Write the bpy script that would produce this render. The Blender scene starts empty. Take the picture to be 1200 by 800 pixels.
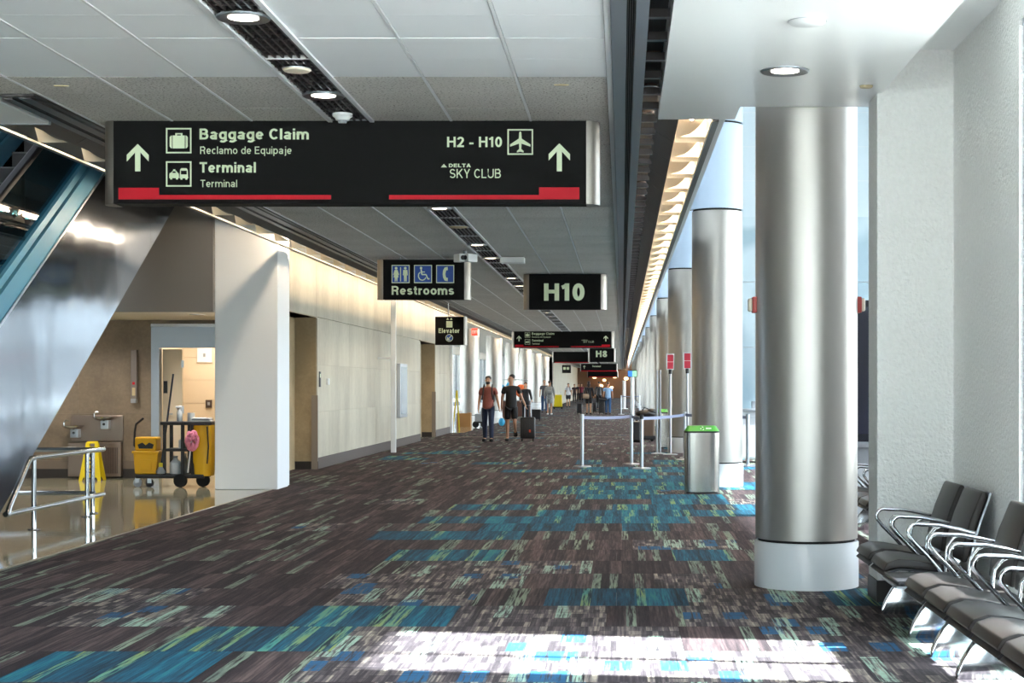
import bpy, bmesh, math, random
from mathutils import Vector, Matrix

random.seed(7)
C = bpy.context.scene.collection
sc = bpy.context.scene
PI = math.pi

# ------------------------------------------------------------------ camera, world, sun, exposure
F = 1942.0                                   # focal length in pixels of the 1200-wide frame
VX, VY, HC = 729.0, 452.0, 1.5               # vanishing point of the concourse, eye height
cam_d = bpy.data.cameras.new('camera')
cam = bpy.data.objects.new('camera', cam_d); C.objects.link(cam)
cam.location = (0, 0, HC); cam.rotation_euler = (PI / 2, 0, 0)
cam_d.sensor_fit = 'HORIZONTAL'; cam_d.sensor_width = 36.0
cam_d.lens = F / 1200 * 36.0
cam_d.shift_x = -(VX - 600) / 1200; cam_d.shift_y = (VY - 400) / 1200
cam_d.clip_start = 0.1; cam_d.clip_end = 600
sc.camera = cam

SUN_E, SUN_A = math.radians(42), math.radians(8.5)
world = bpy.data.worlds.new('sky'); sc.world = world; world.use_nodes = True
nt = world.node_tree
sky = nt.nodes.new('ShaderNodeTexSky'); sky.sky_type = 'NISHITA'; sky.sun_disc = False
sky.sun_elevation = SUN_E; sky.sun_rotation = math.radians(98.5); sky.air_density = 1.0; sky.dust_density = 2.0
hsv = nt.nodes.new('ShaderNodeHueSaturation'); hsv.inputs['Saturation'].default_value = .35
nt.links.new(sky.outputs[0], hsv.inputs['Color']); nt.links.new(hsv.outputs[0], nt.nodes['Background'].inputs[0])
nt.nodes['Background'].inputs[1].default_value = 1.45
sun_d = bpy.data.lights.new('sun', 'SUN'); sun_d.energy = 62.0; sun_d.angle = math.radians(1.5); sun_d.color = (1, .96, .9)
sun = bpy.data.objects.new('sun', sun_d); C.objects.link(sun)
sdir = Vector((-math.cos(SUN_E) * math.cos(SUN_A), math.cos(SUN_E) * math.sin(SUN_A), -math.sin(SUN_E)))
sun.rotation_euler = sdir.to_track_quat('-Z', 'Y').to_euler(); sun.location = (20, 10, 20)
sc.view_settings.view_transform = 'Standard'; sc.view_settings.look = 'None'
sc.view_settings.gamma = 1.0; sc.view_settings.use_curve_mapping = False
sc.view_settings.exposure = 1.2
sc.cycles.max_bounces = 10; sc.cycles.diffuse_bounces = 5; sc.cycles.glossy_bounces = 5
sc.cycles.transparent_max_bounces = 12; sc.cycles.sample_clamp_indirect = 6.0
sc.cycles.caustics_reflective = False; sc.cycles.caustics_refractive = False

TUBE_W, DOWN_W = 52.0, 7.0                   # lamp strengths used by the lamp builders

def at(px, py, D):
    return Vector(((px - VX) / F * D, D, HC - (py - VY) / F * D))

# ------------------------------------------------------------------ materials
def lin(c):
    if isinstance(c, str):
        c = tuple(int(c[i:i + 2], 16) for i in (0, 2, 4))
    r = []
    for v in c:
        v = v / 255.0
        r.append(v / 12.92 if v <= .04045 else ((v + .055) / 1.055) ** 2.4)
    return (r[0], r[1], r[2], 1.0)

class NT:
    def __init__(s, m): s.t = m.node_tree
    def n(s, typ, ins=(), **kw):
        nd = s.t.nodes.new('ShaderNode' + typ)
        for k, v in kw.items(): setattr(nd, k, v)
        for k, v in (ins.items() if isinstance(ins, dict) else enumerate(ins)):
            if v is None: continue
            if hasattr(v, 'is_output'): s.t.links.new(v, nd.inputs[k])
            else: nd.inputs[k].default_value = v
        return nd
    def math(s, op, a, b=0.0):
        return s.n('Math', (a, b), operation=op).outputs[0]
    def xyz(s, x, y, z=0.0):
        return s.n('CombineXYZ', (x, y, z)).outputs[0]
    def mix(s, f, a, b, bt='MIX'):
        nd = s.t.nodes.new('ShaderNodeMix'); nd.data_type = 'RGBA'; nd.blend_type = bt
        for i, v in ((0, f), (6, a), (7, b)):
            if hasattr(v, 'is_output'): s.t.links.new(v, nd.inputs[i])
            else: nd.inputs[i].default_value = v
        return nd.outputs[2]
    def ramp(s, f, stops, interp='LINEAR'):
        nd = s.t.nodes.new('ShaderNodeValToRGB'); cr = nd.color_ramp; cr.interpolation = interp
        while len(cr.elements) < len(stops): cr.elements.new(1.0)
        for e, (p, c) in zip(cr.elements, stops): e.position = p; e.color = c
        s.t.links.new(f, nd.inputs[0]); return nd.outputs[0]

MATS = {}
def mat(name, col, rough=.5, metal=0.0, bump=None, var=None, emit=None, spec=None, coat=0.0):
    """bump=(scale, strength); var=(scale, amount) mottles the colour; emit=(colour, strength)"""
    if name in MATS: return MATS[name]
    m = bpy.data.materials.new(name); m.use_nodes = True; MATS[name] = m
    b = m.node_tree.nodes['Principled BSDF']; k = NT(m)
    b.inputs['Base Color'].default_value = lin(col); b.inputs['Roughness'].default_value = rough
    b.inputs['Metallic'].default_value = metal
    if spec is not None: b.inputs['Specular IOR Level'].default_value = spec
    if coat: b.inputs['Coat Weight'].default_value = coat; b.inputs['Coat Roughness'].default_value = .05
    if var or bump: pos = k.n('NewGeometry').outputs['Position']
    if var:
        nz = k.n('TexNoise', {'Vector': pos, 'Scale': var[0], 'Detail': 4.0})
        c = lin(col); a = var[1]
        lo = (c[0] * (1 - a), c[1] * (1 - a), c[2] * (1 - a), 1); hi = tuple(min(1, v * (1 + a)) for v in c[:3]) + (1,)
        m.node_tree.links.new(k.ramp(nz.outputs[0], [(.3, lo), (.7, hi)]), b.inputs['Base Color'])
    if bump:
        nz = k.n('TexNoise', {'Vector': pos, 'Scale': bump[0], 'Detail': 3.0})
        bp = k.n('Bump', {'Strength': bump[1], 'Height': nz.outputs[0], 'Distance': bump[2] if len(bump) > 2 else .01})
        m.node_tree.links.new(bp.outputs[0], b.inputs['Normal'])
    if emit:
        b.inputs['Emission Color'].default_value = lin(emit[0]); b.inputs['Emission Strength'].default_value = emit[1]
    return m

def carpet_mat(kind):
    m = bpy.data.materials.new('carpet_' + kind); m.use_nodes = True; k = NT(m)
    b = m.node_tree.nodes['Principled BSDF']
    sp = k.n('SeparateXYZ', (k.n('NewGeometry').outputs['Position'],)); x, y = sp.outputs[0], sp.outputs[1]
    ry = k.math('MULTIPLY_ADD', y, 1 / .97); k.t.nodes[-1].inputs[2].default_value = -8.40 / .97
    row = k.math('FLOOR', ry)
    def cells(w, seed, split=1.0, jit=1.0):
        off = k.n('TexWhiteNoise', {'Vector': k.xyz(row, seed)}).outputs[0]
        cx = k.math('FLOOR', k.math('ADD', k.math('DIVIDE', x, w), k.math('MULTIPLY', off, jit)))
        cy = k.math('FLOOR', k.math('MULTIPLY', ry, split))
        return k.n('TexWhiteNoise', {'Vector': k.xyz(cx, cy, seed)}).outputs[0]
    streak = k.n('TexNoise', {'Vector': k.xyz(k.math('MULTIPLY', x, 55), k.math('MULTIPLY', y, 1.9), k.math('MULTIPLY', row, 3.7)), 'Scale': 1.0, 'Detail': 4.0, 'Roughness': .65}).outputs[0]
    broad = k.n('TexNoise', {'Vector': k.xyz(k.math('MULTIPLY', x, 9), k.math('MULTIPLY', y, 1.1), row), 'Scale': 1.0, 'Detail': 3.0}).outputs[0]
    s2 = k.math('MULTIPLY', k.math('SUBTRACT', streak, .5), 1.6)
    if kind in ('dark', 'teal'):
        v = k.math('ADD', k.math('ADD', k.math('MULTIPLY', cells(.10, 1.3), .5), k.math('MULTIPLY', cells(.033, 4.1), .28)), k.math('ADD', s2, .12))
        if kind == 'dark':
            base = k.ramp(v, [(.0, lin('130c0f')), (.25, lin('20161a')), (.5, lin('312528')), (.75, lin('463839')), (1, lin('61524d'))])
            patch, tint, thr = lin('7d8a77'), lin('56625a'), .88
        else:
            base = k.ramp(v, [(.0, lin('031a24')), (.28, lin('073044')), (.55, lin('09485e')), (.8, lin('0e6074')), (1, lin('26706e'))])
            patch, tint, thr = lin('808e50'), lin('44837a'), .80
        sel = k.math('GREATER_THAN', cells(.065, 7.7, 1.0), thr)
        brk = k.ramp(streak, [(.42, (0, 0, 0, 1)), (.54, (1, 1, 1, 1))])
        pc = k.mix(k.ramp(broad, [(.35, (0, 0, 0, 1)), (.65, (1, 1, 1, 1))]), patch, tint)
        col = k.mix(k.math('MULTIPLY', sel, brk), base, pc)
    else:
        v = k.math('ADD', k.math('MULTIPLY', cells(.036, 2.2, 5.0), .5), k.math('MULTIPLY', cells(.013, 6.2, 3.0), .25))
        v = k.math('ADD', k.math('MULTIPLY', s2, .7), k.math('ADD', v, .1))
        base = k.ramp(v, [(.0, lin('1c161a')), (.3, lin('322b2f')), (.5, lin('4a4144')), (.68, lin('6d645f')), (.85, lin('90867a')), (1, lin('b3a893'))])
        col = k.mix(k.math('MULTIPLY', k.math('GREATER_THAN', cells(.15, 9.1, 3.0), .88), k.ramp(streak, [(.38, (0, 0, 0, 1)), (.5, (1, 1, 1, 1))])), base, lin('164f73'))
        col = k.mix(k.math('MULTIPLY', k.math('GREATER_THAN', cells(.10, 5.9, 1.25), .82), k.ramp(streak, [(.44, (0, 0, 0, 1)), (.56, (1, 1, 1, 1))])), col, lin('8fa796'))
        hs = k.n('TexNoise', {'Vector': k.xyz(k.math('MULTIPLY', x, 1.9), k.math('MULTIPLY', y, 42), 0.0), 'Scale': 1.0, 'Detail': 2.0}).outputs[0]
        col = k.mix(k.ramp(hs, [(.60, (0, 0, 0, 1)), (.66, (1, 1, 1, 1))]), col, lin('2c262b'))
    k.t.links.new(col, b.inputs['Base Color']); b.inputs['Roughness'].default_value = .9
    b.inputs['Specular IOR Level'].default_value = .25
    fz = k.n('TexNoise', {'Vector': k.n('NewGeometry').outputs['Position'], 'Scale': 260.0, 'Detail': 1.0})
    bp = k.n('Bump', {'Strength': .35, 'Height': fz.outputs[0], 'Distance': .004}); k.t.links.new(bp.outputs[0], b.inputs['Normal'])
    return m
CARPET = {k: carpet_mat(k) for k in ('dark', 'teal', 'busy')}

def glass_mat(name, tint='f2fbff', refl=.06, trans=.94):
    """flat pane: a clear see-through layer with a fresnel-weighted mirror layer"""
    m = bpy.data.materials.new(name); m.use_nodes = True; k = NT(m); k.t.nodes.clear()
    c = lin(tint); c = tuple(v * trans for v in c[:3]) + (1,)
    tr = k.n('BsdfTransparent', (c,)); gl = k.n('BsdfGlossy', {'Roughness': .02})
    lw = k.n('LayerWeight', {'Blend': .35}); f = k.math('ADD', k.math('MULTIPLY', lw.outputs['Facing'], .45), refl)
    mx = k.n('MixShader', (f, tr.outputs[0], gl.outputs[0])); out = k.n('OutputMaterial', (mx.outputs[0],))
    return m

def acoustic_mat():
    m = bpy.data.materials.new('acoustic_tile'); m.use_nodes = True; k = NT(m); b = m.node_tree.nodes['Principled BSDF']
    pos = k.n('NewGeometry').outputs['Position']
    nz = k.n('TexNoise', {'Vector': pos, 'Scale': 62.0, 'Detail': 2.0}).outputs[0]
    n2 = k.n('TexNoise', {'Vector': pos, 'Scale': 1.1, 'Detail': 2.0}).outputs[0]
    c = k.mix(k.ramp(n2, [(.3, (0, 0, 0, 1)), (.7, (1, 1, 1, 1))]), lin('bcb9b5'), lin('c9c6c2'))
    c = k.mix(k.ramp(nz, [(.56, (0, 0, 0, 1)), (.64, (1, 1, 1, 1))]), c, lin('77736c'))
    k.t.links.new(c, b.inputs['Base Color']); b.inputs['Roughness'].default_value = .95
    bp = k.n('Bump', {'Strength': .5, 'Height': nz, 'Distance': .006}); bp.invert = True; k.t.links.new(bp.outputs[0], b.inputs['Normal'])
    return m

def stone_mat(name, c1, c2, rough=.55, streaky=False):
    m = bpy.data.materials.new(name); m.use_nodes = True; k = NT(m); b = m.node_tree.nodes['Principled BSDF']
    oi = k.n('ObjectInfo').outputs['Random']
    sp = k.n('SeparateXYZ', (k.n('NewGeometry').outputs['Position'],))
    s = .35 if streaky else 1.0
    v = k.xyz(sp.outputs[0], sp.outputs[1], k.math('MULTIPLY', sp.outputs[2], s))
    n1 = k.n('TexNoise', {'Vector': v, 'Scale': 1.3 if streaky else 2.5, 'Detail': 6.0, 'Roughness': .6}).outputs[0]
    n2 = k.n('TexNoise', {'Vector': v, 'Scale': 22.0, 'Detail': 3.0}).outputs[0]
    f = k.math('ADD', k.math('MULTIPLY', n1, .7), k.math('ADD', k.math('MULTIPLY', n2, .3), k.math('MULTIPLY', k.math('SUBTRACT', oi, .5), .16)))
    k.t.links.new(k.ramp(f, [(.36, lin(c1)), (.64, lin(c2))]), b.inputs['Base Color']); b.inputs['Roughness'].default_value = rough
    return m

def terrazzo_mat():
    m = bpy.data.materials.new('polished_terrazzo'); m.use_nodes = True; k = NT(m); b = m.node_tree.nodes['Principled BSDF']
    pos = k.n('NewGeometry').outputs['Position']
    n1 = k.n('TexNoise', {'Vector': pos, 'Scale': .8, 'Detail': 3.0}).outputs[0]
    vo = k.n('TexVoronoi', {'Vector': pos, 'Scale': 90.0}).outputs[1]
    c = k.ramp(n1, [(.3, lin('8d8a70')), (.7, lin('a8a184'))])
    c = k.mix(.12, c, vo); k.t.links.new(c, b.inputs['Base Color'])
    b.inputs['Roughness'].default_value = .07; b.inputs['Specular IOR Level'].default_value = .8
    wv = k.n('TexNoise', {'Vector': pos, 'Scale': 3.0, 'Detail': 2.0}).outputs[0]
    bp = k.n('Bump', {'Strength': .05, 'Height': wv, 'Distance': .02}); k.t.links.new(bp.outputs[0], b.inputs['Normal'])
    return m

def brushed_mat(name, col, rough, wave, aniso=0.0):
    """sheet metal, slightly wavy so that reflections waver"""
    m = bpy.data.materials.new(name); m.use_nodes = True; k = NT(m); b = m.node_tree.nodes['Principled BSDF']
    b.inputs['Base Color'].default_value = lin(col); b.inputs['Metallic'].default_value = 1.0; b.inputs['Roughness'].default_value = rough
    pos = k.n('NewGeometry').outputs['Position']
    nz = k.n('TexNoise', {'Vector': pos, 'Scale': 1.6, 'Detail': 1.0}).outputs[0]
    bp = k.n('Bump', {'Strength': wave, 'Height': nz, 'Distance': .05}); k.t.links.new(bp.outputs[0], b.inputs['Normal'])
    return m

def swirl_mat():
    m = bpy.data.materials.new('frosted_swirl_panel'); m.use_nodes = True; k = NT(m); b = m.node_tree.nodes['Principled BSDF']
    pos = k.n('NewGeometry').outputs['Position']
    wv = k.n('TexWave', {'Vector': pos, 'Scale': .55, 'Distortion': 9.0, 'Detail': 1.0}, wave_type='RINGS').outputs[1]
    k.t.links.new(k.ramp(wv, [(.2, lin('9fb4c0')), (.8, lin('c3d2da'))]), b.inputs['Base Color']); b.inputs['Roughness'].default_value = .25
    return m

M_acoustic = acoustic_mat()
M_smooth_tile = mat('smooth_white_tile', 'f1f4f8', .35, 0, var=(1.2, .02))
M_white = mat('white_paint', 'e6e8ea', .55)
M_soffit = mat('satin_white_soffit', 'f4f6f7', .3, spec=.5)
M_stucco = mat('white_stucco', 'f0f0ee', .8, bump=(40, .9, .02), var=(30, .03))
M_runner = mat('ceiling_runner_white', 'd9dbde', .4)
M_black = mat('black_void', '0c0b0c', .8)
M_dark = mat('dark_bronze_panel', '3c3838', .35, .3)
M_band = mat('grey_blue_metal', '8d929b', .38, .7)
M_grey_wall = mat('grey_paint', '77736f', .7)
M_pillar = mat('white_pillar_paint', 'f1f3f6', .6)
M_terrazzo = terrazzo_mat()
M_stone = stone_mat('stone_panel', 'a79e8c', 'c4bca9', .5, True)
M_brown = stone_mat('brown_stone', '6d6051', '857663', .5)
M_cream = mat('cream_tile', 'd6c7b0', .4, var=(1.5, .05))
M_base = mat('dark_baseboard', '2a2523', .5)
M_brownbase = mat('brown_baseboard', '4d403a', .5)
M_steel = brushed_mat('stainless_sheet', '98a2b1', .12, .13)
M_column = mat('silver_column_paint', 'aba7a2', .36, .75, bump=(180, .03))
M_upper = mat('pale_blue_column_paint', 'b4c6dc', .35)
M_collar = mat('white_column_base', 'd5d8dc', .45)
M_chrome = mat('polished_aluminium', 'c9ccd0', .14, 1.0)
M_satin = mat('satin_aluminium', 'b9bdc4', .3, 1.0)
M_teal = mat('teal_balustrade_paint', '4f8ca6', .35, .1)
M_rubber = mat('black_rubber', '0c0c0e', .5, spec=.25)
M_step = mat('escalator_step_metal', '232325', .5, .4)
M_glass = glass_mat('clear_glass')
M_facade = glass_mat('tinted_facade_glass', 'e3eaee', .06, .66)
M_tealglass = glass_mat('teal_tinted_glass', '86b4c0', .015, .75)
M_mull = mat('window_mullion', 'c4cad0', .4, .4)
M_signblack = mat('sign_black', '0a0909', .6, spec=.12)
M_signtext = mat('sign_lettering', 'ccd8b8', .5, emit=('ccd8b8', .03))  # retroreflective lettering, given a faint glow of its own in the colour
M_signred = mat('sign_red', 'b80a20', .5, spec=.2)
M_signblue = mat('sign_blue', '17489c', .5)
M_signend = mat('sign_end_aluminium', '918b85', .4, .9)
M_vinyl = mat('dark_brown_vinyl', '231d1b', .4, 0, bump=(300, .05), spec=.35)
M_yellow = mat('yellow_plastic', 'e0a80c', .4)
M_yellow2 = mat('lemon_yellow_plastic', 'd9c316', .4)
M_bagyellow = mat('yellow_vinyl_bag', 'd8a90f', .45)
M_blackp = mat('black_plastic', '17161a', .45)
M_pink = mat('pink_feather', 'e08aa5', .9, bump=(60, 1.0))
M_whitep = mat('white_plastic', 'e2e3e4', .4)
M_greyp = mat('grey_plastic', '8f949a', .45)
M_clear = mat('translucent_bottle', 'c9cfd4', .2)
M_green = mat('green_lid', '4fa63c', .4)
M_belt = mat('lavender_grey_belt', '8f95b0', .7)
M_cardboard = mat('cardboard', 'a5794a', .85)
M_redsign = mat('red_placard', 'c9324a', .5)
M_orange = mat('orange_plastic', 'd9622a', .45)
M_skyblue = mat('sky_blue_plastic', '3aa8d8', .45)
M_exit = mat('exit_red', 'd8483c', .5, emit=('e04030', .6))
M_brass = mat('pale_metal_strip', 'a79c8c', .35, .6)
M_tube = mat('lamp_tube', 'ffe9c8', .5, emit=('ffe6c4', TUBE_W))
M_lens = mat('downlight_lens', 'fff2dc', .5, emit=('ffe6c0', DOWN_W))
M_lens_w = mat('downlight_lens_neutral', 'fff8ee', .5, emit=('fff3e2', DOWN_W))
M_reflect = mat('cream_reflector', 'f1e6d2', .45)
M_beige = mat('beige_cover', 'b9aa84', .5)
M_swirl = swirl_mat()

# ------------------------------------------------------------------ mesh builder
class MB:
    def __init__(s): s.v, s.f = [], []
    def add(s, vs, fs):
        o = len(s.v); s.v += [tuple(p) for p in vs]; s.f += [tuple(i + o for i in f) for f in fs]; return s
    def box(s, x0, x1, y0, y1, z0, z1):
        return s.add([(x0, y0, z0), (x1, y0, z0), (x1, y1, z0), (x0, y1, z0), (x0, y0, z1), (x1, y0, z1), (x1, y1, z1), (x0, y1, z1)],
                     [(0, 3, 2, 1), (4, 5, 6, 7), (0, 1, 5, 4), (1, 2, 6, 5), (2, 3, 7, 6), (3, 0, 4, 7)])
    def prism(s, poly, axis, a0, a1):
        def p3(p, a):
            return {'x': (a, p[0], p[1]), 'y': (p[0], a, p[1]), 'z': (p[0], p[1], a)}[axis]
        n = len(poly); ar = sum(poly[i][0] * poly[(i + 1) % n][1] - poly[(i + 1) % n][0] * poly[i][1] for i in range(n))
        if (ar < 0) != (axis == 'y'): poly = poly[::-1]
        vs = [p3(p, a0) for p in poly] + [p3(p, a1) for p in poly]
        fs = [tuple(range(n - 1, -1, -1)), tuple(range(n, 2 * n))] + [(i, (i + 1) % n, (i + 1) % n + n, i + n) for i in range(n)]
        return s.add(vs, fs)
    def tube(s, pts, r, n=10, closed=False):
        pts = [Vector(p) for p in pts]; N = len(pts); rs = r if isinstance(r, (list, tuple)) else [r] * N
        rings = []; up = None
        for i, p in enumerate(pts):
            a = pts[i - 1] if (i > 0 or closed) else p; b = pts[(i + 1) % N] if (i < N - 1 or closed) else p
            t = (b - a).normalized()
            if up is None:
                up = Vector((0, 0, 1)) if abs(t.z) < .9 else Vector((1, 0, 0))
            sd = t.cross(up).normalized(); up = sd.cross(t).normalized()
            rings.append([p + (sd * math.cos(2 * PI * k / n) + up * math.sin(2 * PI * k / n)) * rs[i] for k in range(n)])
        vs = [q for rg in rings for q in rg]; fs = []
        for i in range(N if closed else N - 1):
            j = (i + 1) % N
            for k in range(n):
                fs.append((i * n + k, i * n + (k + 1) % n, j * n + (k + 1) % n, j * n + k))
        if not closed: fs += [tuple(range(n - 1, -1, -1)), tuple(range((N - 1) * n, N * n))]
        return s.add(vs, fs)
    def lathe(s, prof, n=24, c=(0, 0, 0)):
        vs = []; fs = []
        for r, z in prof:
            vs += [(c[0] + r * math.cos(2 * PI * k / n), c[1] + r * math.sin(2 * PI * k / n), c[2] + z) for k in range(n)]
        for i in range(len(prof) - 1):
            for k in range(n):
                fs.append((i * n + k, i * n + (k + 1) % n, (i + 1) * n + (k + 1) % n, (i + 1) * n + k))
        fs += [tuple(range(n - 1, -1, -1)), tuple(range((len(prof) - 1) * n, len(prof) * n))]
        return s.add(vs, fs)
    def ell(s, c, r, nu=16, nv=10):
        vs = [(c[0], c[1], c[2] - r[2])]; fs = []
        for j in range(1, nv):
            a = -PI / 2 + PI * j / nv
            vs += [(c[0] + r[0] * math.cos(a) * math.cos(2 * PI * k / nu), c[1] + r[1] * math.cos(a) * math.sin(2 * PI * k / nu), c[2] + r[2] * math.sin(a)) for k in range(nu)]
        vs.append((c[0], c[1], c[2] + r[2])); top = len(vs) - 1
        for k in range(nu): fs.append((0, 1 + (k + 1) % nu, 1 + k))
        for j in range(nv - 2):
            for k in range(nu):
                a = 1 + j * nu + k; b = 1 + j * nu + (k + 1) % nu; fs.append((a, b, b + nu, a + nu))
        o = 1 + (nv - 2) * nu
        for k in range(nu): fs.append((o + k, o + (k + 1) % nu, top))
        return s.add(vs, fs)
    def disc(s, c, r, n=24, h=.004, axis='z'):
        pts = [(r * math.cos(2 * PI * k / n), r * math.sin(2 * PI * k / n)) for k in range(n)]
        if axis == 'z': return s.prism([(c[0] + a, c[1] + b) for a, b in pts], 'z', c[2], c[2] + h)
        if axis == 'y': return s.prism([(c[0] + a, c[2] + b) for a, b in pts], 'y', c[1], c[1] + h)
        return s.prism([(c[1] + a, c[2] + b) for a, b in pts], 'x', c[0], c[0] + h)
    def mesh(s, name, m=None, bevel=0.0, seg=2, smooth=None):
        me = bpy.data.meshes.new(name); me.from_pydata(s.v, [], s.f)
        if bevel:
            bm = bmesh.new(); bm.from_mesh(me)
            es = [e for e in bm.edges if len(e.link_faces) == 2 and e.calc_face_angle(0) > .5]
            bmesh.ops.bevel(bm, geom=es, offset=bevel, segments=seg, profile=.5, affect='EDGES', clamp_overlap=True)
            bm.to_mesh(me); bm.free()
        if m: me.materials.append(m)
        if smooth is not None:
            me.polygons.foreach_set('use_smooth', [True] * len(me.polygons)); me.set_sharp_from_angle(angle=math.radians(smooth))
        me.update(); return me
    def build(s, name, m, parent=None, loc=(0, 0, 0), bevel=0.0, seg=2, smooth=None):
        o = bpy.data.objects.new(name, s.mesh(name, m, bevel, seg, smooth)); C.objects.link(o)
        o.location = loc; o.parent = parent; return o

def obj(name, me, parent=None, loc=(0, 0, 0), rz=0):
    o = bpy.data.objects.new(name, me); C.objects.link(o); o.parent = parent; o.location = loc; o.rotation_euler = (0, 0, rz); return o

def tag(o, label, cat, group=None, kind=None):
    o['label'] = label; o['category'] = cat
    if group: o['group'] = group
    if kind: o['kind'] = kind
    return o
def thing(name, label, cat, loc=(0, 0, 0), rz=0, group=None):
    o = bpy.data.objects.new(name, None); C.objects.link(o); o.location = loc; o.rotation_euler = (0, 0, rz)
    o.empty_display_size = .1
    return tag(o, label, cat, group)
def struct(o, kind='structure'):
    o['kind'] = kind; return o
def sempty(name, loc=(0, 0, 0)):
    o = bpy.data.objects.new(name, None); C.objects.link(o); o.location = loc; o['kind'] = 'structure'; return o
KIDS = {}
def dup(root, loc=None, rz=None, label=None, group=None):
    if not KIDS:
        for q in bpy.data.objects:
            if q.parent: KIDS.setdefault(q.parent.name, []).append(q)
    def kids(o): return [q for q in bpy.data.objects if q.parent == o]
    r = root.copy(); C.objects.link(r)
    if loc is not None: r.location = loc
    if rz is not None: r.rotation_euler = (0, 0, rz)
    if label: r['label'] = label
    if group: r['group'] = group
    for ch in kids(root):
        c = ch.copy(); C.objects.link(c); c.parent = r
        for g in kids(ch):
            d = g.copy(); C.objects.link(d); d.parent = c
    return r

# ------------------------------------------------------------------ floor
ZC = 3.53                                                     # concourse ceiling height
floor = sempty('floor')
MB().box(-16, 9, -10, 215, -.25, -.03).build('slab', M_grey_wall, floor)
MB().box(-16, -5.06, -10, 24.89, -.03, 0).build('terrazzo', M_terrazzo, floor)
MB().box(-16, -5.93, 24.89, 27.02, -.03, 0).build('terrazzo', M_terrazzo, floor)
MB().box(-12, -5.06, 53.2, 215, -.03, 0).build('terrazzo', M_terrazzo, floor)
PITCH, Y0, TW = .97, 8.40, .5
tile_me = {}
for kd in CARPET:
    tile_me[kd] = MB().box(.001, TW - .001, .001, PITCH - .001, -.03, 0).mesh('carpet_tile', CARPET[kd])
TEAL = {0: [(-3.2, -2.2)], 1: [(-2.65, -1.63)], 2: [(-2.1, -1.13)], 3: [(-.54, .46), (1.5, 2.0)], 6: [(-2.1, -1.05), (.42, 1.0)],
        8: [(-2.15, -1.1)], 9: [(-1.13, -.5), (.1, .6)], 10: [(-2.1, .65)], 11: [(-.1, .9)], 12: [(-1.9, -1.0), (.2, .9)]}
BUSY = {-1: [(-1.2, 2.3)], 0: [(-1.6, 2.3)], 1: [(-1.6, .2), (.7, 2.3)], 2: [(-1.1, .1), (.6, 2.3), (-3.6, -2.6)], 3: [(-2.2, -.9), (.5, 1.5), (-4, -3.1)],
        4: [(-2.4, -.9), (.1, .6), (1.1, 2.3)], 5: [(-1.9, -.4)], 7: [(.2, 1.2)], 13: [(-3.2, -2.4)], 9: [(-3.5, -2.8)]}
rng = random.Random(3)
def carpet_kind(k, xc):
    D = Y0 + (k + .5) * PITCH
    for a, b in TEAL.get(k, ()):
        if a - .12 <= xc <= b + .12: return 'teal'
    for a, b in BUSY.get(k, ()):
        if a <= xc <= b: return 'busy'
    return None
near, far = [], {'dark': [], 'teal': [], 'busy': []}
k = -9
run = None
while Y0 + k * PITCH < 205:
    yy = Y0 + k * PITCH; D = yy + PITCH / 2
    xl = -5.06 if (D < 25.1 or D > 53.2) else -5.5
    xr = 2.2 if D < 12 else (8.0 if D < 34 else 2.6)
    shift = {0: -.2, 1: -.15, 2: -.1, 3: -.04, 6: -.05}.get(k, rng.choice((0, -.25, -.12, .1)))
    x = xl; first = True; run = None
    while x < xr - .01:
        x1 = min(xr, (math.floor((x - shift) / TW + 1e-6) + 1) * TW + shift)
        xc = (x + x1) / 2; kd = carpet_kind(k, xc)
        if kd is None:
            kd = 'dark'
            if k > 10:
                if run and run[1] > 0: kd = run[0]; run[1] -= 1
                else:
                    p = .55 if (-1.0 < xc < 1.6 and D < 34) else (.28 if (-2.3 < xc and D < 30) else (.03 if xc < .9 else .3))
                    run = ['teal' if rng.random() < p else 'dark', rng.choice((0, 1, 1, 2))]; kd = run[0]
                    if kd == 'dark' and rng.random() < .06: kd = 'busy'
        full = abs(x1 - x - TW) < 1e-4
        vis = D > 8.0 and abs((xc - 0) / D * F + VX - 600) < 640 and xc < 2.3
        (near if full and vis else far[kd]).append((x, x1, yy, kd))
        x = x1
    k += 1
near.sort(key=lambda t: t[2])
for t in near[300:]: far[t[3]].append(t)
for x, x1, yy, kd in near[:300]: obj('carpet_tile', tile_me[kd], floor, (x, yy, 0))
for kd, L in far.items():
    q = MB()
    for x, x1, yy, _ in L: q.box(x + .001, x1 - .001, yy + .001, yy + PITCH - .001, -.03, 0)
    o = q.build('carpet_tiles', CARPET[kd], floor); o['kind'] = 'stuff'
MB().box(-5.05, 1.0, 48.6, 48.66, -.01, .004).build('expansion_joint', M_brass, floor)
MB().box(-5.075, -5.05, -10, 24, -.01, .006).build('carpet_edge_strip', M_brass, floor)

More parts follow.
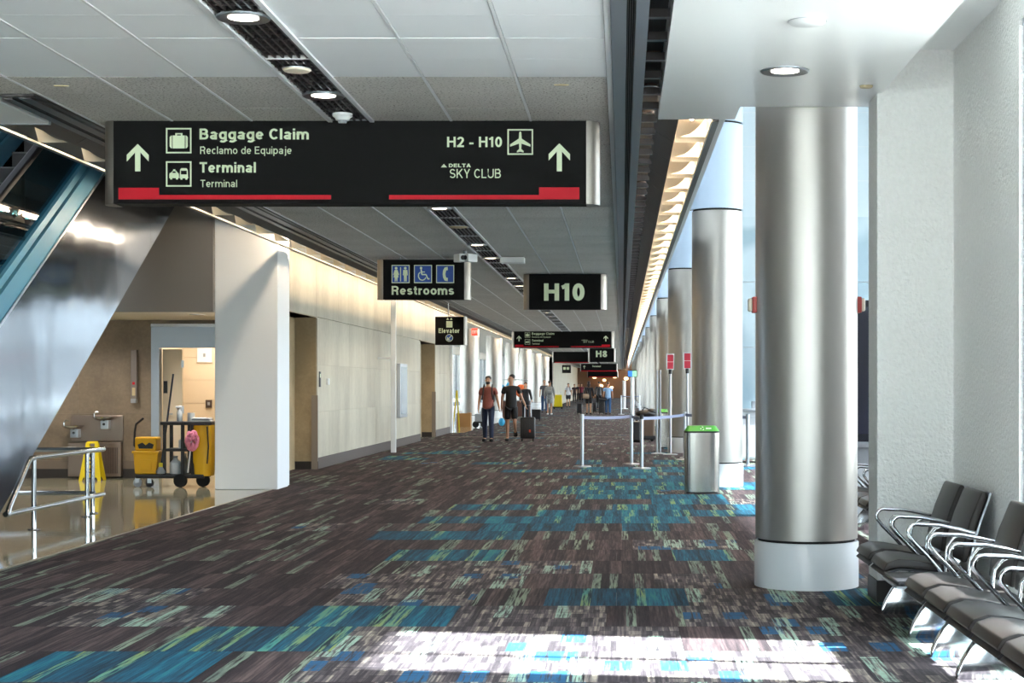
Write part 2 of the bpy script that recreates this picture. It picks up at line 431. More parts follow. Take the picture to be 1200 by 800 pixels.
# ------------------------------------------------------------------ ceiling of the concourse
ceil = sempty('ceiling')
MB().box(-5.6, .30, -10, 215, ZC + .32, ZC + .5).build('deck', M_grey_wall, ceil)
TP = .61
cols = [-4.06, -3.45, -2.84, None, -1.92, -1.31, -.70]
at_me = MB().box(.013, TP - .013, .0035, TP - .0035, 0, .02).mesh('ceiling_tile', M_acoustic)
sm_me = MB().box(.013, TP - .013, .0035, TP - .0035, 0, .02).mesh('ceiling_tile', M_smooth_tile)
cnt = 0; rest = MB(); restm = MB()
r0 = 9.07 - 4 * TP
rr = 0
while r0 + rr * TP < 205:
    y = r0 + rr * TP; jit = rng.uniform(0, .0025)
    cl = [c for c in cols if c is not None]
    if y < 11.4: cl = [-5.28, -4.67] + cl
    for cx in cl:
        smooth = y < 10.85
        if y > 8.0 and cnt < 300:
            ti = obj('ceiling_tile', sm_me if smooth else at_me, ceil, (cx, y, ZC + rng.uniform(0, .002))); cnt += 1
            ti.rotation_euler = (((rr * 7) % 5 - 2) * .0012 if smooth else rng.uniform(-.002, .002), 0, 0)
        else:
            (restm if smooth else rest).box(cx + .006, cx + TP - .006, y + .0015, y + TP - .0015, ZC, ZC + .02)
    rr += 1
o = rest.build('ceiling_tiles', M_acoustic, ceil); o['kind'] = 'stuff'
o = restm.build('ceiling_tiles', M_smooth_tile, ceil); o['kind'] = 'stuff'
MB().box(-4.1, -.07, -10, 205, ZC + .03, ZC + .05).build('joint_shade_sheet', M_black, ceil)  # added black sheet puts shade into the joints between tiles
for cx in (-4.06, -3.45, -2.84, -1.31, -.70):
    MB().box(cx - .009, cx + .009, -4, 205, ZC - .003, ZC + .012).build('ceiling_runner', M_runner, ceil)
for cx in (-2.235, -1.915):
    MB().box(cx - .016, cx + .016, -4, 205, ZC - .012, ZC + .03).build('ceiling_runner', M_runner, ceil)
MB().box(-.10, -.065, -4, 205, ZC - .015, ZC + .06).build('edge_trim', M_runner, ceil)
MB().box(-4.115, -4.08, 11.5, 205, ZC - .015, ZC + .06).build('edge_trim', M_dark, ceil)
MB().box(-5.3, -4.09, 11.51, 11.56, ZC - .02, ZC + .3).build('edge_trim', M_dark, ceil)
MB().box(-2.22, -1.93, -4, 205, ZC + .055, ZC + .07).build('slot_back', M_black, ceil)
gr = MB()
for i in range(6):
    xx = -2.2 + i * .05
    gr.box(xx - .006, xx + .006, 0, TP - .03, .0, .02)
for i in range(5):
    gr.box(-2.22, -1.93, .06 + i * .11, .066 + i * .11, .004, .016)
gr_me = gr.mesh('vent_grille', M_dark)
br_me = MB().box(-2.22, -1.93, -.012, .012, -.004, .02).mesh('cross_bar', M_runner)
i = 0
while r0 + i * TP < 130:
    y = r0 + i * TP
    obj('vent_grille', gr_me, ceil, (0, y + .015, ZC)); 
    if i % 2 == 0: obj('cross_bar', br_me, ceil, (0, y, ZC))
    i += 1

def downlight(x, y, z, label, lit=True, r=.11, group=None, lens=None):
    t = thing('downlight' if lit else 'round_cover', label, 'ceiling light' if lit else 'ceiling cover', (x, y, z), 0, group)
    if lit:
        q = MB().lathe([(r * .62, -.002), (r, -.012), (r * 1.05, -.006), (r * 1.05, .004), (r * .62, .02)], 24); q.build('trim_ring', M_satin, t, smooth=40)
        MB().disc((0, 0, -.004), r * .6, 20, .006).build('lens', lens or M_lens, t)
    else:
        MB().lathe([(r, 0), (r, -.008), (r * .9, -.016), (.01, -.018)][::-1], 24).build('cover', M_beige if lens is None else lens, t, smooth=40)
        MB().lathe([(r * 1.04, -.003), (r * 1.04, .003)], 24).build('rim', M_satin, t)
    return t
XS = -2.075
names = {0: 'lit downlight in the dark ceiling slot at the top edge of the picture', 1: 'lit downlight in the ceiling slot just in front of the large sign',
         4: 'lit downlight in the ceiling slot peeping out just under the large sign'}
for kk in range(0, 50):
    if kk in (2, 3, 5, 8): continue
    y = 9.08 + 2.44 * kk
    if kk in names: lab, g = names[kk], None
    elif kk < 8: lab, g = '%s lit slot downlight right of the white ceiling camera' % ('nearer' if kk == 6 else 'farther'), None
    elif kk < 12: lab, g = ('%s lit slot downlight left of the top edge of the H10 sign' % {9: 'nearest', 10: 'middle', 11: 'farthest'}[kk]), None
    else: lab, g = 'small lit downlight in the row of the ceiling slot beyond the H10 sign', 'far slot downlights'
    downlight(XS, y, ZC - .012, lab, True, .135 if kk > 3 else .14, g, M_lens if kk > 3 else M_lens_w)
downlight(XS, 10.57, ZC - .01, 'unlit round cover in the ceiling slot between two lit downlights', False, .09, None, M_reflect)
downlight(XS, 21.0, ZC - .012, 'tan round speaker cover in the slot below the large sign', False, .12)
t = thing('smoke_detector', 'white smoke detector in the ceiling slot by the large sign', 'smoke detector', (XS, 12.3, ZC - .01))
MB().lathe([(.075, 0), (.075, -.02), (.055, -.035), (.05, -.05), (.01, -.055)][::-1], 20).build('housing', M_whitep, t, smooth=40)
MB().lathe([(.03, -.07), (.035, -.052)], 14).build('sensor_cap', M_greyp, t)
# tiny tile vents on the acoustic tiles
for px, py in ((72, 100), (658, 99)):
    D = F * 2.03 / (VY - py); p = at(px, py, D)
    t = thing('sprinkler_plate', 'small slit plate in the acoustic tile %s' % ('above the left end of the large sign' if px < 100 else 'above the right end of the large sign'), 'sprinkler', (p.x, D, ZC - .003))
    MB().prism([(-.05, -.008), (.02, -.014), (.05, 0), (.01, .012), (-.05, .006)], 'z', -.004, .003).build('plate', M_beige, t)

# bands, slot and light trough on both sides of the tiled ceiling (mirror about x = -2.09)
def bands(mir, y0, name, label):
    X = (lambda x: -4.18 - x) if mir else (lambda x: x)
    def bx(a, b, ya, yb, z0, z1, nm, m, par):
        xa, xb = sorted((X(a), X(b))); return MB().box(xa, xb, ya, yb, z0, z1).build(nm, m, par)
    t = struct(sempty('trim_%d' % (2 if mir else 1)))
    yb = y0
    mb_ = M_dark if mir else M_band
    bx(-.062, .025, yb, 205, ZC - .03, ZC + .25, 'metal_band', mb_, t)
    bx(.025, .075, yb, 205, ZC + .04, ZC + .06, 'slot_back', M_black, t)
    for i in range(4):
        xx = .031 + i * .012; bx(xx, xx + .004, yb, 205, ZC - .02, ZC + .03, 'slot_bar', M_dark, t)
    bx(.075, .145, yb, 205, ZC - .03, ZC + .25, 'metal_band', mb_, t)
    bx(.145, .275, yb, 205, ZC + .22, ZC + .25, 'gap_back', M_black, t)
    xa, xb = sorted((X(.145), X(.275)))
    cm = MB().box(xa, xb, -.03, .03, 0, .05).mesh('cross_member', M_dark)
    y = yb + .4
    while y < 60: obj('cross_member', cm, t, (0, y, ZC + .06)); y += .62
    dk = MB().disc((X(.21), 0, ZC + .20), .055, 16, .03).mesh('wall_washer', mat('dark_lamp_glass', '5c5048', .2))
    for i in range(24): obj('wall_washer', dk, t, (0, yb + 14.0 + i * 1.18 if not mir else 12.5 + i * 1.18, 0))
    ya = 12.63 if not mir else 11.6
    pn = MB(); a, b = X(.26), X(.43)
    pn.prism([(a, ZC + .10), (b, ZC + .0), (b, ZC + .02), (a, ZC + .12)], 'y', .004, 1.176)
    pme = pn.mesh('dark_panel', M_dark)
    y = ya
    while y < 130: obj('dark_panel', pme, t, (0, y, 0)); y += 1.18
    bx(.26, .44, 130, 205, ZC, ZC + .02, 'dark_panel', M_dark, t)
    # the luminaire
    ya = 12.66
    L = thing('light_trough', label, 'ceiling light', (0, ya, ZC))
    xo, xi = X(.69), X(.445); s = 1 if xo > xi else -1
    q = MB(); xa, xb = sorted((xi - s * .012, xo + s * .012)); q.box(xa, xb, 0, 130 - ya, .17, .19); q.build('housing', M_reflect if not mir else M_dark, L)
    xa, xb = sorted((xo, xo + s * .05)); MB().box(xa, xb, 0, 130 - ya, -.012, .006 if mir else .19).build('outer_lip', M_dark, L)
    xa, xb = sorted((xo - s * .012, xo)); MB().box(xa, xb, 0, 130 - ya, -.016, .0).build('lip_edge', M_reflect, L)
    # reflector: a scooped plate facing down the hall with a curved fin
    q = MB(); nu, nv = 8, 6; vs = []; fs = []
    for j in range(nv + 1):
        for i in range(nu + 1):
            u, v = i / nu, j / nv
            h = .165 * v
            x = xi + (xo - xi) * u
            yv = 1.17 - .22 * (1 - math.cos(v * PI / 2)) - .10 * u * u * v
            if mir:                                        # left side: only a curved triangular fin shows
                h = .15 * v * u ** 1.6; yv = 1.17 - .12 * v
            vs.append((x, yv, h))
    for j in range(nv):
        for i in range(nu):
            a = j * (nu + 1) + i; fs.append((a, a + 1, a + nu + 2, a + nu + 1))
    q.add(vs, fs)
    if not mir:
        pts = [(xo, 0), (xo, .165)] + [(xo + (xi - xo) * (1 - (1 - w) ** .5) * .9, .165 * (1 - w)) for w in (.1, .3, .5, .7, .85, 1.0)]
        q.prism(pts, 'y', .86, .87)
    rme = q.mesh('reflector', M_reflect, smooth=60)
    xm = xi + (xo - xi) * (.5 if not mir else .62)
    tme = MB().tube([(xm, .05, .145), (xm, .84, .145)], .016, 8).mesh('lamp_tube', M_tube)
    i = 0
    while ya + i * 1.18 < 129:
        obj('reflector', rme, L, (0, i * 1.18, 0)); obj('lamp_tube', tme, L, (0, i * 1.18, 0)); i += 1
    return X
bands(False, -4, 'right', 'long trough of bright cream reflectors running between tiled ceiling and silver columns')
bands(True, 11.56, 'left', 'long trough of lamps and cream fins along the stone wall')
t = thing('white_light_box', 'white box end at the start of the left light trough above the escalator', 'light box', (-4.69, 11.76, ZC + .035))
MB().box(-.32, .28, 0, 1.0, -.05, .06).build('box', M_whitep, t, bevel=.008)
MB().box(-.32, .285, .985, 1.02, -.055, .065).build('end_plate', M_greyp, t)

# ------------------------------------------------------------------ right: soffit, pillar, wall, near window
sof = struct(sempty('soffit'))
MB().box(.275, 1.80, -10, 12.06, ZC, ZC + .35).build('panel', M_soffit, sof)
MB().box(.275, .86, 12.06, 12.63, ZC, ZC + .35).build('panel', M_soffit, sof)
MB().box(1.80, 2.6, -10, 11.9, 3.83, 4.05).build('recess_panel', M_soffit, sof)
downlight(1.03, 9.23, ZC, 'unlit white round cover plate in the white soffit near the top edge', False, .105, None, M_white)
downlight(1.05, 10.68, ZC, 'lit downlight in the white soffit in front of the big silver column', True, .15, None, M_lens_w)
downlight(1.65, 11.2, ZC, 'small beige round plate in the white soffit beside the stucco pillar', False, .045)
wr = struct(sempty('wall_right'))
MB().box(1.77, 2.62, 11.5, 11.9, .15, 8.2).build('pillar', M_stucco, wr, bevel=.006)
MB().box(2.30, 2.36, 9.6, 11.5, .15, 3.83).build('side_wall', M_stucco, wr)
MB().box(2.30, 2.62, 7.5, 8.2, 0, 4.0).build('side_wall', M_stucco, wr)
MB().box(2.30, 2.62, -10, 7.5, 0, .35).build('side_wall', M_stucco, wr); MB().box(2.30, 2.62, -10, 7.5, 3.62, 4.0).build('side_wall', M_stucco, wr)
MB().box(2.30, 2.62, 8.2, 9.6, 3.62, 4.0).build('header', M_stucco, wr)
b = struct(sempty('baseboard_right'))
MB().box(1.765, 2.30, 11.488, 11.91, 0, .15).build('board', M_base, b)
MB().box(2.288, 2.36, 9.602, 11.5, 0, .15).build('board', M_base, b)
w = struct(sempty('window_1'))
MB().box(2.31, 2.35, 8.2, 8.24, 0, 3.62).build('frame_post', M_mull, w); MB().box(2.325, 2.355, 9.57, 9.6, 0, 3.62).build('frame_post', M_mull, w)
MB().box(2.31, 2.35, 8.24, 9.57, 0, .05).build('frame_rail', M_mull, w); MB().box(2.31, 2.35, 8.24, 9.57, 3.58, 3.62).build('frame_rail', M_mull, w)
MB().box(2.31, 2.35, 8.74, 8.80, .05, 3.58).build('mullion', M_mull, w)
MB().box(2.335, 2.345, 8.24, 9.57, .05, 3.58).build('pane', M_glass, w)
w = struct(sempty('window_4'))
for i in range(8):
    a = -10 + i * 2.5; b_ = min(7.5, a + 2.5)
    if a >= 7.5: break
    MB().box(2.40, 2.46, a, a + .06, .35, 3.62).build('mullion', M_mull, w); MB().box(2.425, 2.435, a + .06, b_, .35, 3.62).build('pane', M_glass, w)
w = struct(sempty('window_5'))
for i in range(7):
    a = -14 + i * 2.4
    MB().box(a, a + .08, -10.2, -10.1, .35, 3.45).build('mullion', M_mull, w); MB().box(a + .08, a + 2.4, -10.15, -10.14, .35, 3.45).build('pane', M_glass, w)
# apron outside, seen through the glass
MB().box(-150, 260, -150, 320, -1.2, -1.0).build('ground_outside', mat('apron_concrete', 'c9c7c0', .9), None)['kind'] = 'structure'
bpy.data.objects['ground_outside'].location.z = 0

# gate lounge on the right
lw = struct(sempty('wall_lounge'))
MB().box(2.62, 8.3, 11.9, 12.1, 0, 8.2).build('end_wall', M_white, lw)
MB().box(.74, .86, 12.63, 215, ZC + .19, 8.2).build('bulkhead', M_white, lw)
MB().box(.275, 2.7, 11.9, 12.06, ZC + .35, 8.2).build('bulkhead', M_white, lw)
MB().box(.6, 8.3, 11.9, 215, 8.0, 8.2).build('roof', M_white, lw)
MB().box(2.1, 8.0, 34.0, 34.2, 4.95, 8.0).build('upper_wall', mat('pale_grey_blue_paint', 'c3d0d9', .5), lw)
MB().box(2.1, 8.0, 34.05, 34.25, 0, 4.95).build('wall_core', M_white, lw)
for i in range(5):
    for j in range(3):
        a = 2.1 + i * 1.18; z = .95 + j * 1.34
        MB().box(a + .008, a + 1.172, 33.99, 34.05, z + .008, z + 1.332).build('frosted_panel', M_swirl, lw)
for z in (5.7, 6.4, 7.1):
    MB().box(2.1, 8.0, 33.995, 34.0, z, z + .008).build('joint', M_collar, lw)
MB().box(2.2, 8.0, 36, 215, 0, 8.0) if False else None
fw = struct(sempty('window_2'))
yy = 12.6; n = 0
FE = 205.0
MB().box(8.0, 8.3, 12.1, 13.0, 0, 8.0).build('solid_panel', M_white, fw)
MB().box(8.0, 8.3, 13.0, FE, 0, .5).build('sill', M_white, fw); MB().box(8.0, 8.3, 13.0, FE, 6.3, 8.0).build('head', M_white, fw)
y = 13.0
while y < FE:
    d = 2.5
    MB().box(8.05, 8.2, y, y + .1, .5, 6.3).build('mullion', M_mull, fw)
    MB().box(8.12, 8.13, y + .1, y + d, .5, 6.3).build('pane', M_facade, fw)
    y += d
for z in (2.5, 4.6): MB().box(8.05, 8.2, 13.0, FE, z, z + .08).build('transom', M_mull, fw)

# ------------------------------------------------------------------ silver columns
def column(x, y, h, upper, label, group=None, ring=True, n=48):
    t = thing('clad_column', label, 'column', (x, y, 0), 0, group)
    R = .383
    MB().lathe([(R + .008, 0), (R + .008, .33), (R - .0, .34)], n).build('base_collar', M_collar, t, smooth=40)
    MB().lathe([(R - .02, .34), (R - .02, .362)], n).build('shadow_gap', M_black, t)
    MB().lathe([(R, .36), (R, (4.12 if upper else h) - .003)], n).build('shaft', M_column, t, smooth=40)
    if upper:
        MB().lathe([(R - .02, 4.117), (R - .02, 4.15)], n).build('shadow_gap', M_black, t)
        MB().lathe([(R + .004, 4.148), (R + .004, 5.42)], n).build('upper_shaft', M_upper, t, smooth=40)
        MB().lathe([(R - .02, 5.42), (R - .02, 5.45)], n).build('shadow_gap', M_black, t)
        MB().lathe([(R + .004, 5.45), (R + .004, h)], n).build('upper_shaft', M_upper, t, smooth=40)
    return t
column(1.39, 12.5, ZC + .2, False, 'big silver clad column nearest the camera beside the white stucco pillar', n=64)
column(1.435, 25.0, 8.0, True, 'silver column with pale blue top behind the green-lidded recycling bin')
column(1.42, 37.5, 8.0, True, 'silver column behind the red placards, third along the right row')
for kk in range(4, 15):
    column(1.42, 12.5 * kk, 8.0, True, 'distant silver column in the right row beyond the red placards', 'far columns on the right', n=24)
for kk in range(6):
    lab = 'silver column on the far left behind the man in the red shirt' if kk == 0 else 'distant silver column in the far left row behind the walkers'
    column(-6.0, 65.2 + 12.5 * kk, 3.9, False, lab, None if kk == 0 else 'far columns on the left', n=24)
for sx in (-1, 1):
    t = thing('strobe_alarm', 'small red and clear alarm strobe on the %s side of the big near column' % ('left' if sx < 0 else 'right'), 'alarm', (1.39 + sx * .375, 12.5, 2.11), 0)
    MB().box(min(0, sx * .035), max(0, sx * .035), -.06, .06, -.06, .06).build('housing', mat('alarm_red', 'a8322a', .4), t, bevel=.006)
    MB().box(min(sx * .035, sx * .065), max(sx * .035, sx * .065), -.05, .05, -.05, .05).build('lens', mat('alarm_lens', 'e8dcc8', .15), t, bevel=.014)

# ------------------------------------------------------------------ left wall, pillar, niche
wl = struct(sempty('wall_left'))
# upper band above the openings and the lower panelled wall between openings
def wall_run(y0, y1, openings):
    MB().box(-5.9, -5.53, y0, y1, 2.73, 4.0).build('upper_wall', M_stone, wl)
    n = max(1, round((y1 - y0) / 2.4)); 
    for i in range(n):
        a = y0 + (y1 - y0) * i / n; b = y0 + (y1 - y0) * (i + 1) / n
        MB().box(-5.53, -5.497, a + .003, b - .003, 2.745, 3.75).build('wall_panel', M_stone, wl)
    segs = []; y = y0
    for a, b in openings: segs.append((y, a)); y = b
    segs.append((y, y1))
    for a, b in segs:
        if b - a < .05: continue
        MB().box(-5.9, -5.53, a, b, 0, 2.73).build('wall_core', M_stone, wl)
        MB().box(-5.525, -5.488, a, b, 0, .2).build('skirting', M_brownbase, wl)
        n = max(1, round((b - a) / 1.2))
        for i in range(n):
            p = a + (b - a) * i / n; q = a + (b - a) * (i + 1) / n
            for j, (z0, z1) in enumerate(((.2, 1.03), (1.03, 1.88), (1.88, 2.725))):
                MB().box(-5.53, -5.5, p + .002, q - .002, z0 + .002, z1 - .002).build('wall_panel', M_stone, wl)
wall_run(25.1, 53.2, [(25.1, 29.9), (45.2, 48.8)])
# recess behind the first and second opening
M_fguard = mat('taupe_guard', '8d8073', .5)
M_tan = stone_mat('tan_stone', '9a8768', 'b29d7c', .55)
for a, b in ((25.1, 29.9), (45.2, 48.8)):
    MB().box(-5.95, -5.9, a, b, 0, 2.73).build('niche_wall', M_tan, wl)
    o = MB().box(-5.93, -5.5, a - .2, b, -.03, -.001).build('carpet_infill', CARPET['dark'], floor)
    MB().box(-5.9, -5.52, b - .02, b, .14, 2.73).build('niche_wall', M_tan, wl)
    MB().box(-5.95, -5.5, a, b + .02, 2.73, 2.745).build('niche_ceiling', M_tan, wl)
    MB().box(-5.9, -5.48, b - .03, b + .0, 0, .14).build('niche_skirting', M_base, wl)
    MB().box(-5.60, -5.485, b - .035, b + .004, .0, 1.33).build('corner_guard', M_fguard, wl)
MB().box(-7.6, -5.06, 25.1, 29.9, -.03, .001).build('niche_floor', M_terrazzo, wl) if False else None
pl = struct(sempty('wall_pillar'))
MB().box(-5.9, -4.985, 24.0, 24.75, 0, 4.0).build('pillar', M_pillar, pl, bevel=.012)
MB().box(-5.9, -5.04, 24.75, 25.1, 0, 4.0).build('pillar_return', M_pillar, pl)
t = struct(sempty('trim_3')); MB().box(-5.2, -5.09, 37.25, 37.36, 0, 3.75).build('post', M_white, t, bevel=.005); MB().box(-5.5, -5.2, 37.28, 37.33, 2.1, 2.15).build('bracket', M_white, t)
t = struct(sempty('trim_4')); MB().box(-5.56, -5.42, 52.9, 53.25, 0, 3.7).build('post', M_white, t)
MB().box(-5.9, -4.93, 24.05, 205, 3.74, 3.86).build('cove_soffit', M_white, wl)
t = thing('restroom_plaque', 'small dark plaque on the stone wall by the first opening', 'sign', (-5.497, 30.12, 1.62))
MB().box(0, .012, -.07, .07, -.14, .14).build('plate', M_blackp, t); MB().box(.012, .014, -.04, .04, .03, .1).build('pictogram', M_signtext, t)
t = thing('wall_thermostat', 'small white wall device just right of the dark plaque', 'thermostat', (-5.497, 30.85, 1.58))
MB().box(0, .045, -.05, .05, -.06, .06).build('body', M_whitep, t, bevel=.008)
t = thing('wall_cabinet', 'tall glass fronted cabinet on the stone wall beyond the white post', 'cabinet', (-5.497, 41.0, 0))
MB().box(0, .09, -.55, .75, .72, 2.05).build('frame', M_satin, t, bevel=.01); MB().box(.09, .096, -.47, .67, .8, 1.97).build('front_pane', mat('grey_print', '8f9aa5', .15), t)

# back wall of the alcove with door, bulkhead
wb = struct(sempty('wall_back'))
DB = 27.0
MB().box(-16, -7.66, DB + .04, DB + .2, 0, 2.6).build('core', M_brown, wb)
for i in range(7):
    for j in range(3):
        a = -16.06 + i * 1.2; z = .28 + j * .77
        MB().box(a + .002, a + 1.198, DB, DB + .05, z + .002, z + .768).build('wall_panel', M_brown, wb)
MB().box(-16, -7.66, DB - .012, DB + .04, .15, .28).build('skirting_cap', mat('taupe_trim', '6f6357', .5), wb)
MB().box(-16, -7.66, DB - .02, DB + .04, 0, .15).build('skirting', M_base, wb)
MB().box(-6.0, -5.9, 24.75, DB + .2, 0, 2.6).build('side_wall', M_brown, wb)
MB().box(-16, -5.9, 23.9, 24.05, 2.57, 3.95).build('bulkhead', M_grey_wall, wb)
MB().box(-16, -5.9, 24.05, DB + .2, 2.57, 2.7).build('low_ceiling', mat('cream_ceiling', 'cfc9bd', .7), wb)
MB().box(-16, -4.86, 23.9, 54, 3.95, 4.1).build('slab', M_grey_wall, wb)
downlight(at(236, 370, 25).x, 24.75, 2.57, 'lit downlight in the low cream ceiling over the alcove door', True, .11, None, M_lens)
def lamp_spot(x, y, z, e, col=(1, .92, .82), ang=2.75, r=.08):
    l = bpy.data.lights.new('alcove_spot', 'SPOT'); l.energy = e; l.color = col; l.spot_size = ang; l.spot_blend = .6; l.shadow_soft_size = r
    o = bpy.data.objects.new('alcove_spot', l); C.objects.link(o); o.location = (x, y, z); return o
for i, (xx, yy, e) in enumerate(((at(236, 370, 25).x, 24.75, 110), (-8.6, 25.6, 70), (-10.6, 25.6, 60))):
    if i: downlight(xx, yy, 2.57, 'added unseen downlight in the low ceiling %s the drinking fountain' % ('above' if i == 1 else 'left of'), True, .11, None, M_lens)  # unseen downlights added to brighten the dim alcove
    lamp_spot(xx, yy, 2.55, e)  # spot for the door downlight and for each added one
# steel door frame, open door and room behind
d1 = struct(sempty('door_1'))
xl, xr = -7.66, -6.02
M_dframe = mat('brushed_door_frame', '9aa3ad', .3, .55)
MB().box(xl, xl + .13, DB - .05, DB + .12, 0, 2.5).build('jamb', M_dframe, d1); MB().box(xl + .13, xr + .1, DB - .05, DB + .12, 2.12, 2.5).build('head', M_dframe, d1)
MB().box(xl, xr + .1, DB - .07, DB + .0, 2.46, 2.51).build('drip', M_chrome, d1)
MB().box(xl, xr + .1, DB, DB + .15, 2.5, 2.6).build('filler', M_brown, d1)
leaf = MB().box(-7.52, -7.20, DB + .12, DB + .17, .01, 2.1).build('door_leaf', M_cream, d1)
MB().tube([(-7.42, DB + .12, 1.04), (-7.42, DB + .06, 1.04), (-7.34, DB + .06, 1.04)], .014, 8).build('handle', M_satin, leaf)
MB().box(-7.5, -7.44, DB + .105, DB + .12, 1.38, 1.58).build('lock_plate', M_blackp, leaf)
for z in (.3, 1.05, 1.8): MB().box(-7.21, -7.17, DB + .1, DB + .13, z, z + .12).build('hinge', M_satin, leaf)
rm = struct(sempty('wall_utility_room'))
for i in range(2):
    for j in range(7):
        MB().box(-7.66 + i * .85 + .003, -7.66 + (i + 1) * .85 - .003, 28.9, 28.95, j * .4 + .003, j * .4 + .397).build('wall_tile', M_cream, rm)
MB().box(-7.8, -5.95, 28.95, 29.05, 0, 2.6).build('core', M_cream, rm); MB().box(-7.75, -7.66, DB + .12, 28.95, 0, 2.6).build('side_wall', M_cream, rm)
MB().box(-6.0, -5.95, DB + .1, 28.95, 0, 2.6).build('side_wall', M_cream, rm); MB().box(-7.75, -5.95, DB + .1, 28.95, 2.55, 2.6).build('room_ceiling', M_white, rm)
MB().box(-7.75, -5.9, DB, 28.95, -.03, .001).build('room_floor', M_terrazzo, rm)
t = thing('ceiling_lamp_panel', 'glowing lamp panel on the ceiling of the cream tiled room', 'ceiling light', (-6.8, 28.0, 2.545))
MB().box(-.5, .5, -.5, .5, -.03, 0).build('diffuser', mat('room_diffuser', 'fff0d5', .5, emit=('fff2e0', 5.0)), t)
for px, py, lab, m in ((240, 416, 'white square dispenser high on the cream tiled wall', M_whitep), (245, 473, 'small dark switch plate on the cream tiled wall', M_brownbase)):
    p = at(px, py, 28.9); t = thing('wall_plate', lab, 'wall plate', (p.x, 28.9, p.z)); s = .13 if m is M_whitep else .07
    MB().box(-s * (1 if m is M_whitep else .8), s * (1 if m is M_whitep else .8), -.03, 0, -s, s).build('plate', m, t, bevel=.006); MB().box(-.02, .02, -.036, -.03, -.03, .03).build('button', M_greyp, t)
# left hall shell around the escalator (out of the frame but it shuts the daylight off)
ws = struct(sempty('wall_far_left'))
MB().box(-16.2, -16, -10, 54, 0, 8).build('panel', mat('charcoal_wall', '34373a', .7), ws)
MB().box(-16.2, -4.86, 26.3, 26.5, 4.1, 8.0).build('upper_wall', mat('charcoal_wall', '34373a', .7), ws)
MB().box(-16.2, -4.87, -10, 26.5, 7.8, 8.0).build('roof', mat('charcoal_wall', '34373a', .7), ws)
MB().box(-4.98, -4.93, 11.6, 26.4, ZC + .17, 8).build('upper_bulkhead', M_grey_wall, ws)
MB().box(-16.2, -5.3, 11.5, 11.6, ZC + .05, 8).build('front_bulkhead', M_grey_wall, ws) if False else None
MB().box(-16.2, -5.28, -10, 11.5, ZC, ZC + .2).build('low_roof', M_white, ws)
MB().box(-16.2, 9, -10.2, -10, 0, .35).build('rear_wall', M_white, ws); MB().box(-16.2, 9, -10.2, -10, 3.45, 8).build('rear_wall', M_white, ws); MB().box(-16.2, -14, -10.2, -10, .35, 3.45).build('rear_wall', M_white, ws)
MB().box(-16.2, -4.86, 53.2, 53.5, 0, 4.1).build('return_wall', M_stone, ws) if False else None
MB().box(-16.2, -5.5, 53.1, 53.2, 0, 4.1).build('return_wall', M_stone, ws)
for i, yv in enumerate((13.5, 17.5, 21.5)):  # unseen glowing panels, added to brighten the escalator
    t = thing('added_light_panel', 'added unseen light panel high over the %s of the escalator' % ('lower end', 'middle', 'upper end')[i], 'ceiling light', (-10.0, yv, 7.79), 0)
    MB().box(-1.4, 1.4, -.6, .6, -.04, 0).build('diffuser', mat('added_panel_glow', 'eef6ff', .5, emit=('e6f2ff', 4.0)), t)

# ------------------------------------------------------------------ far concourse
wf = struct(sempty('wall_far'))
MB().box(-12, -5.5, 131, 131.4, 0, 4.1).build('return_wall', M_white, wf)
MB().box(-5.9, -5.5, 131, 205, 0, 4.1).build('side_wall', M_stone, wf)
MB().box(-12.2, 8.3, 205, 205.4, 0, 8.2).build('end_wall', mat('warm_shop_wall', '6b4a30', .6), wf)
MB().box(-12.2, -4.86, 53.2, 205, 3.86, 4.0).build('slab', M_white, wf)
w = struct(sempty('window_3'))
MB().box(-10.2, -10, 53.2, 131, 0, .3).build('sill', M_white, w); MB().box(-10.2, -10, 53.2, 131, 3.4, 4).build('head', M_white, w)
y = 53.3
while y < 131:
    MB().box(-10.2, -10.05, y, y + .1, .3, 3.4).build('mullion', M_mull, w); MB().box(-10.13, -10.12, y + .1, y + 3.0, .3, 3.4).build('pane', M_facade, w); y += 3.0
for i, (x, y, z, wd) in enumerate(((-3.4, 204.5, 2.6, .5), (-2.2, 204.5, 2.2, .4), (-.9, 204.5, 2.7, .6), (-2.6, 204.5, 1.5, .5), (.5, 204.5, 2.4, .5), (-1.3, 204.5, 1.3, .4))):
    t = thing('shop_lamp', '%s glowing lamp on the brown end wall of the concourse' % ('upper leftmost', 'upper second from left', 'upper third from left', 'lower left', 'upper rightmost', 'lower right')[i], 'lamp', (x, y, z))
    MB().ell((0, 0, 0), (wd * .55, .15, wd * .4)).build('globe', mat('shop_glow', 'ffd9a0', .5, emit=('ffcf90', 2.5)), t)
    MB().box(-.03, .03, .15, .5, -.03, .03).build('bracket', M_dark, t)

# ------------------------------------------------------------------ lettering

